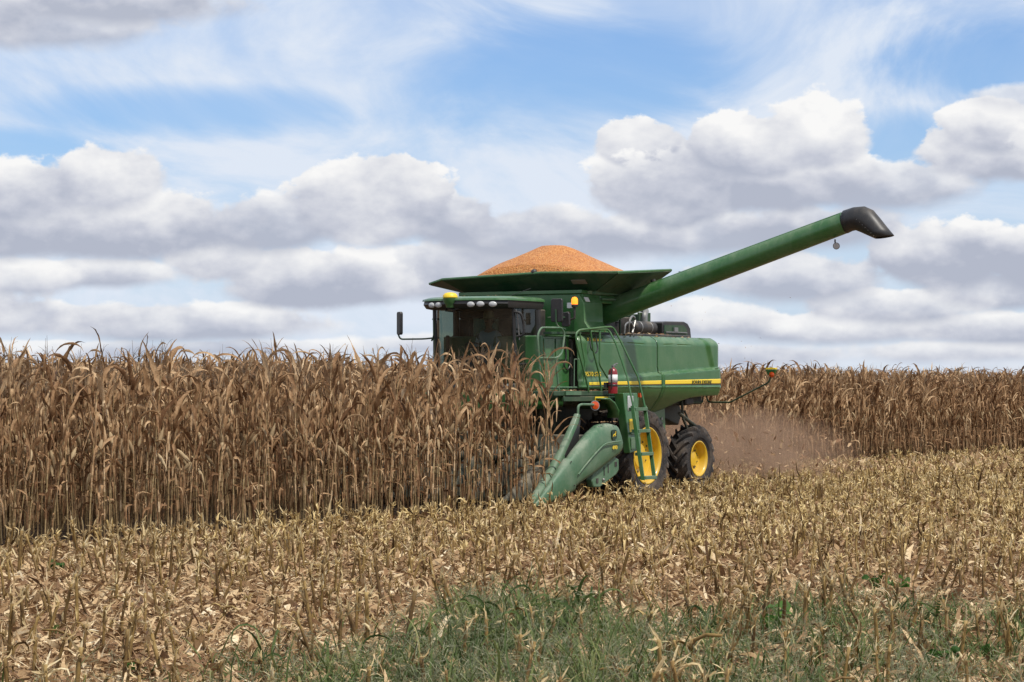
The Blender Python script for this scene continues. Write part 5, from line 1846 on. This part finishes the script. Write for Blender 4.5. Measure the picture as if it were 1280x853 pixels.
def field_points(n, y0, y1, r, power=1.0, margin=4.5):
    """points in the wedge the camera sees, thinning out with distance"""
    u = r.uniform(0, 1, n)
    Y = y0 * (y1 / y0) ** u if power else y0 + (y1 - y0) * u
    X = r.uniform(-1, 1, n) * (.196 * Y + margin)
    lx = (X - ORI.x) * FW.x + (Y - ORI.y) * FW.y; ly = (X - ORI.x) * LF.x + (Y - ORI.y) * LF.y
    keep = (ly > 2.75) | ((lx < 3.0) & (ly > -3.2))
    return X[keep], Y[keep]


def litter():
    r = np.random.default_rng(9)
    X, Y = field_points(330000, 15.0, 62.0, r)
    n = len(X)
    L = r.gamma(2.6, .036, n).clip(.02, .36) * (1 + .010 * (Y - 15)); W = (r.gamma(2.0, .0040, n).clip(.0025, .028)) * (1 + .02 * (Y - 15))
    z = -.004 + .07 * r.uniform(0, 1, n) ** 2.2
    V, F, rn = ribbons(n, X, Y, L, W, z, r, el_sd=.42)
    o = link('crop_residue', mesh_from('crop_residue', V, F, ['litter'], None, rn))
    tag(o, 'pale dry husks and shredded leaves littering the harvested field', 'crop residue', None, 'stuff')
    X, Y = field_points(60000, 60.0, 118.0, r)
    n = len(X)
    V, F, rn = ribbons(n, X, Y, r.uniform(.1, .4, n), r.uniform(.012, .05, n), r.uniform(0, .16, n), r, k=2, el_sd=.5)
    o = link('distant_residue', mesh_from('distant_residue', V, F, ['litter'], None, rn))
    tag(o, 'pale dry residue on the far part of the harvested field', 'crop residue', None, 'stuff')


litter()


# ---- green weedy grass along the near edge
def grass_density(X, Y, r):
    px = 640 + 3300 * X / Y
    edge = np.interp(px, [-200, 60, 200, 330, 450, 520, 600, 700, 800, 900, 1000, 1100, 1200, 1300, 1500],
                     [16.5, 17.4, 18.6, 18.9, 20.0, 22.3, 24.6, 24.0, 22.6, 24.0, 25.0, 25.4, 25.0, 24.0, 24])
    n = np.sin(X * 2.1 + Y * .9) * .5 + np.sin(X * 5.3 - Y * 2.7 + 1.3) * .3 + np.sin(X * .9 - Y * 1.7 + 4) * .5
    d = (edge - Y) / 1.6 + n * .45
    dens = np.clip(d, 0, 1)
    dens *= np.interp(px, [-200, 100, 330, 480, 600, 800, 900, 1050, 1280], [.25, .35, .5, 1, 1, .85, .75, .6, .5])
    dens *= np.interp(px, [-200, 200, 430], [.35, .6, 1])
    return dens


def grass():
    r = np.random.default_rng(15)
    out = []
    def clump_points(n, nc):
        u = r.uniform(0, 1, nc * 4)
        Yc = 15.0 + 11.5 * u; Xc = r.uniform(-1, 1, nc * 4) * (.2 * Yc + 1.6)
        k = r.random(nc * 4) < grass_density(Xc, Yc, r)
        Xc, Yc = Xc[k], Yc[k]
        i = r.integers(0, len(Xc), n)
        return Xc[i] + r.normal(0, .09, n), Yc[i] + r.normal(0, .09, n), i
    def blades(n, nc, L, W, k, e_lo, e_hi, curl):
        X, Y, ci = clump_points(n, nc)
        az = r.uniform(0, 2 * np.pi, n); e = r.uniform(e_lo, e_hi, n)
        Ln = L[0] + (L[1] - L[0]) * r.beta(2, 3, n); Wn = r.uniform(*W, n)
        ch = r.uniform(.65, 1.15, ci.max() + 1)[ci]; Ln = Ln * ch * np.interp(640 + 3300 * X / Y, [480, 580, 740, 840], [1, 1.35, 1.35, 1])
        cu = r.uniform(*curl, n)
        P = np.zeros((n, k + 1, 3)); P[:, 0, 0] = X; P[:, 0, 1] = Y; D = []
        for s in range(k):
            d = np.stack([np.cos(e) * np.cos(az), np.cos(e) * np.sin(az), np.sin(e)], 1); D.append(d)
            P[:, s + 1] = P[:, s] + d * (Ln / k)[:, None]
            e = e - cu * (s + 1) / k * 1.5 + r.normal(0, .06, n); az = az + r.normal(0, .16, n)
        P[:, :, 2] = np.maximum(P[:, :, 2], .01)
        D.append(D[-1]); D = np.stack(D, 1)
        sd = np.cross(D, np.array([0, 0, 1.0])); sd /= np.linalg.norm(sd, axis=2)[:, :, None] + 1e-6
        t = np.linspace(0, 1, k + 1); w = Wn[:, None] * np.maximum((1 - t ** 2.2), .05)[None, :]
        V = np.stack([P - sd * w[:, :, None], P + sd * w[:, :, None]], 2).reshape(-1, 3)
        base = np.arange(n) * (k + 1) * 2
        F = np.concatenate([np.stack([base + 2 * s, base + 2 * s + 1, base + 2 * s + 3, base + 2 * s + 2], 1) for s in range(k)])
        cr = r.uniform(0, 1, ci.max() + 1)[ci]
        return V, F, np.repeat(cr * .5 + r.uniform(0, .5, n), (k + 1) * 2), P
    V1, F1, R1, _ = blades(17000, 420, (.10, .46), (.0024, .0062), 5, .45, 1.45, (.15, .9))
    V2, F2, R2, _ = blades(3600, 420, (.24, .72), (.004, .010), 7, .5, 1.40, (.15, .65))
    V = np.concatenate([V1, V2]); F = np.concatenate([F1, F2 + len(V1)]); Rn = np.concatenate([R1, R2])
    o = link('weedy_grass', mesh_from('weedy_grass', V, F, ['grass_blade'], None, Rn))
    tag(o, 'tangled green grass growing along the near edge of the field', 'grass', None, 'stuff')
    # fine airy seed heads
    V3, F3, R3, P = blades(2600, 260, (.20, .50), (.0010, .0016), 5, .8, 1.5, (.05, .5))
    tips = P[:, -1]
    m = 7
    n = len(tips) * m
    X = np.repeat(tips[:, 0], m); Y = np.repeat(tips[:, 1], m); Z = np.repeat(tips[:, 2], m)
    az = r.uniform(0, 6.283, n); e = r.uniform(-.3, 1.3, n); L = r.uniform(.03, .10, n)
    d = np.stack([np.cos(e) * np.cos(az), np.cos(e) * np.sin(az), np.sin(e)], 1)
    p0 = np.stack([X, Y, Z - r.uniform(0, .10, n)], 1); p1 = p0 + d * L[:, None]
    s = np.cross(d, r.normal(0, 1, (n, 3))); s /= np.linalg.norm(s, axis=1)[:, None] + 1e-6
    w = .0012
    Vh = np.stack([p0 - s * w * .5, p0 + s * w * .5, p1 + s * w * 1.6, p1 - s * w * 1.6], 1).reshape(-1, 3)
    Fh = np.arange(n * 4).reshape(-1, 4)
    V = np.concatenate([V3, Vh]); F = np.concatenate([F3, Fh + len(V3)]); Rn = np.concatenate([R3, np.repeat(r.uniform(.2, 1, n), 4)])
    o = link('grass_seed_heads', mesh_from('grass_seed_heads', V, F, ['grass_seed'], None, Rn))
    tag(o, 'fine pale seed heads of the weedy grass in the foreground', 'grass', None, 'stuff')


grass()


# ---- broadleaf weeds one can tell apart
def weed(px, py, h, nl, seed, label, size=.07):
    r = np.random.default_rng(seed)
    Y = 6600 / (py - 488); X = (px - 640) / 3300 * Y
    st, lf = Acc(), Acc()
    stems = max(1, nl // 5)
    for s in range(stems):
        az = r.uniform(0, 6.283)
        P, _, _ = blade_path(r, (0, 0, 0), az, r.uniform(1.1, 1.5), h * r.uniform(.7, 1.0), 6, .15, 0, .1)
        st.tube(P, [.004, .004, .0035, .003, .0025, .002, .001], 0, .3, 5, cap=False)
        for i in range(nl // stems):
            p = P[int(r.integers(2, 7))]
            a2 = r.uniform(0, 6.283); L = size * r.uniform(.7, 1.4)
            Q, side, nrm = blade_path(r, p, a2, r.uniform(.0, .9), L * 1.5, 5, r.uniform(.2, .7), 0, .1)
            t = np.linspace(0, 1, 6)
            lf.ribbon(Q, np.maximum(.001, L * .42 * np.sin(np.pi * np.clip(t * .95 + .03, 0, 1)) ** .8), side, 0, r.uniform(0, 1), fold=.25, nrm=nrm)
    e = empty('broadleaf_weed', (X, Y, 0)); tag(e, label, 'weed', 'broadleaf weeds in the stubble')
    link('stem', st.mesh('stem', ['weed_leaf']), e); link('leaves', lf.mesh('leaves', ['weed_leaf']), e)


weed(75, 716, .17, 12, 1, 'small green weed in the stubble at the far left, below the corn', .06)
weed(972, 795, .30, 14, 2, 'bright green broadleaf weed at the left end of the right hand grass', .09)
weed(1120, 745, .22, 16, 3, 'green weed at the back edge of the grass, right of centre', .07)
weed(1090, 738, .18, 12, 4, 'low leafy weed beside a snapped stub at the grass edge', .06)
weed(1183, 835, .20, 10, 5, 'small green weed near the bottom right, between pale stubs', .07)
weed(75, 800, .12, 7, 6, 'tiny green sprout between stubs near the left edge', .045)
weed(1240, 830, .16, 10, 7, 'low green weed at the bottom right corner', .055)
weed(170, 850, .14, 9, 8, 'low green weed at the bottom left beside a tall stub', .05)


def johnson(px, py, h, seed, label, n=9, width=.013):
    r = np.random.default_rng(seed)
    Y = 6600 / (py - 488); X = (px - 640) / 3300 * Y
    st, lf = Acc(), Acc()
    for s in range(3):
        P, _, _ = blade_path(r, (r.normal(0, .04), r.normal(0, .04), 0), r.uniform(0, 6.283), r.uniform(1.25, 1.5), h * r.uniform(.6, .95), 6, .1, 0, .05)
        st.tube(P, [.005, .005, .0045, .004, .003, .003, .002], 0, .35, 5, cap=False)
        for i in range(n // 3):
            p = P[int(r.integers(1, 6))]
            Q, side, nrm = blade_path(r, p, r.uniform(0, 6.283), r.uniform(.6, 1.2), r.uniform(.3, .55), 8, r.uniform(.3, .6), 0, .07)
            t = np.linspace(0, 1, 9)
            lf.ribbon(Q, np.maximum(.001, width * (1 - t ** 2)), side, 0, r.uniform(.1, .7), fold=.35, nrm=nrm)
    e = empty('grass_tuft', (X, Y, 0)); tag(e, label, 'grass tuft', 'broad bladed grass tufts')
    link('stem', st.mesh('stem', ['grass_blade']), e); link('leaves', lf.mesh('blades', ['grass_blade']), e)


johnson(640, 800, .62, 31, 'tallest broad bladed grass tuft, in the middle of the foreground', 12)
johnson(600, 825, .5, 32, 'broad bladed grass tuft just left of the tallest tuft', 9)
johnson(705, 812, .55, 33, 'broad bladed grass tuft just right of the tallest tuft', 9)
johnson(730, 790, .45, 34, 'upright grass tuft at the back edge of the grass, below the divider nose', 9)
johnson(500, 835, .40, 35, 'arching grass tuft at the left end of the thick grass', 9)
johnson(330, 850, .35, 36, 'broad bladed grass tuft among stubs in the left foreground', 8)
johnson(880, 800, .36, 37, 'grass tuft with upright blades right of the middle', 9)
johnson(1150, 800, .33, 38, 'grass tuft in the right foreground behind pale stubs', 9)


# ---- dust and chaff thrown out behind the machine
def dust():
    b = B()
    # a lumpy closed cloud standing on the ground behind the machine
    def pt(u, v):
        x = -9.0 + 5.6 * math.cos(u) * math.cos(v); y = -.6 + 2.6 * math.sin(u) * math.cos(v); z = .92 + .95 * math.sin(v)
        return (x, y, z)
    bmesh.ops.create_icosphere(b.bm, subdivisions=4, radius=1.0)
    for v in b.bm.verts:
        n = v.co.copy()
        k = 1 + .10 * math.sin(n.x * 5 + n.y * 3) + .07 * math.sin(n.y * 9 + n.z * 6)
        v.co = Vector((-8.8 + 4.9 * n.x * k, -.2 + 2.7 * n.y * k, .90 + 1.15 * n.z * k))
        v.co.z = max(v.co.z, .02)
    o = b.build('dust_cloud', 'dust', smooth=180)
    o.location = ORI; o.rotation_euler = (0, 0, ROT)
    tag(o, 'reddish dust hanging over the stubble behind the harvester', 'dust', None, 'stuff')
    r = np.random.default_rng(44)
    n = 1800
    x = -4.2 - r.gamma(2.0, 2.2, n); y = r.normal(-.2, 1.5, n); z = np.abs(r.normal(0, 1, n)) * .75 * np.clip((14 + x) / 9, .2, 1) + .05
    # a sparse spray blown upwards behind the tail
    m = 90
    x = np.concatenate([x, -4.4 - r.gamma(1.6, .7, m)]); y = np.concatenate([y, r.normal(.6, .9, m)]); z = np.concatenate([z, r.uniform(2.2, 4.3, m)])
    n = len(x)
    W = tow(np.stack([x, y], 1))
    L = r.gamma(2.0, .034, n).clip(.02, .24); L[1800:] *= .35
    V, F, rn = ribbons(n, W[:, 0], W[:, 1], L, L * r.uniform(.10, .25, n), z, r, k=2, el_sd=.8)
    o = link('flying_chaff', mesh_from('flying_chaff', V, F, ['chaff_flake'], None, rn))
    tag(o, 'bits of husk and chaff flying out behind the harvester', 'chaff', None, 'stuff')


def machine_chaff():
    """bits of leaf that have settled on the machine's flat ledges"""
    r = np.random.default_rng(71)
    X, Y, Z = [], [], []
    for (x0, x1, y0, y1, z, n) in ((.85, 2.9, 1.3, 1.94, 1.99, 260), (1.7, 2.7, -.6, .6, 3.692, 70), (-3.9, .9, 1.33, 1.37, 3.022, 120), (.40, 1.08, 1.50, 1.60, 3.075, 30),
                                   (-3.2, -1.1, .8, 1.1, 3.083, 160), (2.7, 3.5, 3.02, 3.12, 1.45, 60), (-1.0, .9, 1.2, 1.4, 3.768, 20), (3.0, 3.6, 2.2, 2.8, .62, 40)):
        X.append(r.uniform(x0, x1, n)); Y.append(r.uniform(y0, y1, n)); Z.append(np.full(n, z))
    X, Y, Z = map(np.concatenate, (X, Y, Z)); n = len(X)
    W = tow(np.stack([X, Y], 1)); L = r.gamma(2, .02, n).clip(.01, .12)
    V, F, rn = ribbons(n, W[:, 0], W[:, 1], L, L * r.uniform(.12, .3, n), Z, r, k=2, el_sd=.15)
    V[:, 2] = np.maximum(V[:, 2], np.repeat(Z, 6) + .002)
    o = link('settled_chaff', mesh_from('settled_chaff', V, F, ['chaff_flake'], None, rn))
    tag(o, 'dry leaf bits settled on the platform and ledges of the harvester', 'chaff', None, 'stuff')


machine_chaff()
m, N = material('dust')
pv = N.n('ShaderNodeVolumePrincipled')
pv.inputs['Color'].default_value = (.80, .50, .32, 1)
pv.inputs['Anisotropy'].default_value = .2
tc = N.n('ShaderNodeTexCoord').outputs['Object']
sp = N.n('ShaderNodeSeparateXYZ'); N.link(tc, sp.inputs[0])
nz = N.noise(tc, .9, 5, .62, dist=.8).outputs[0]
# thickest just behind the machine and close to the ground
dx = N.m('DIVIDE', N.m('ADD', sp.outputs[0], 7.0), 5.2); dy = N.m('DIVIDE', N.m('ADD', sp.outputs[1], .2), 3.0); dz = N.m('DIVIDE', N.m('SUBTRACT', sp.outputs[2], .35), 1.45)
rr = N.m('ADD', N.m('ADD', N.m('MULTIPLY', dx, dx), N.m('MULTIPLY', dy, dy)), N.m('MULTIPLY', dz, dz))
fall = N.m('SUBTRACT', 1.0, rr, clamp=True)
den = N.m('MULTIPLY', N.m('MULTIPLY', fall, N.mr(nz, .40, .62, .0, 1.4)), .62)
N.link(den, pv.inputs['Density'])
o = N.n('ShaderNodeOutputMaterial'); N.link(pv.outputs[0], o.inputs['Volume'])
dust()
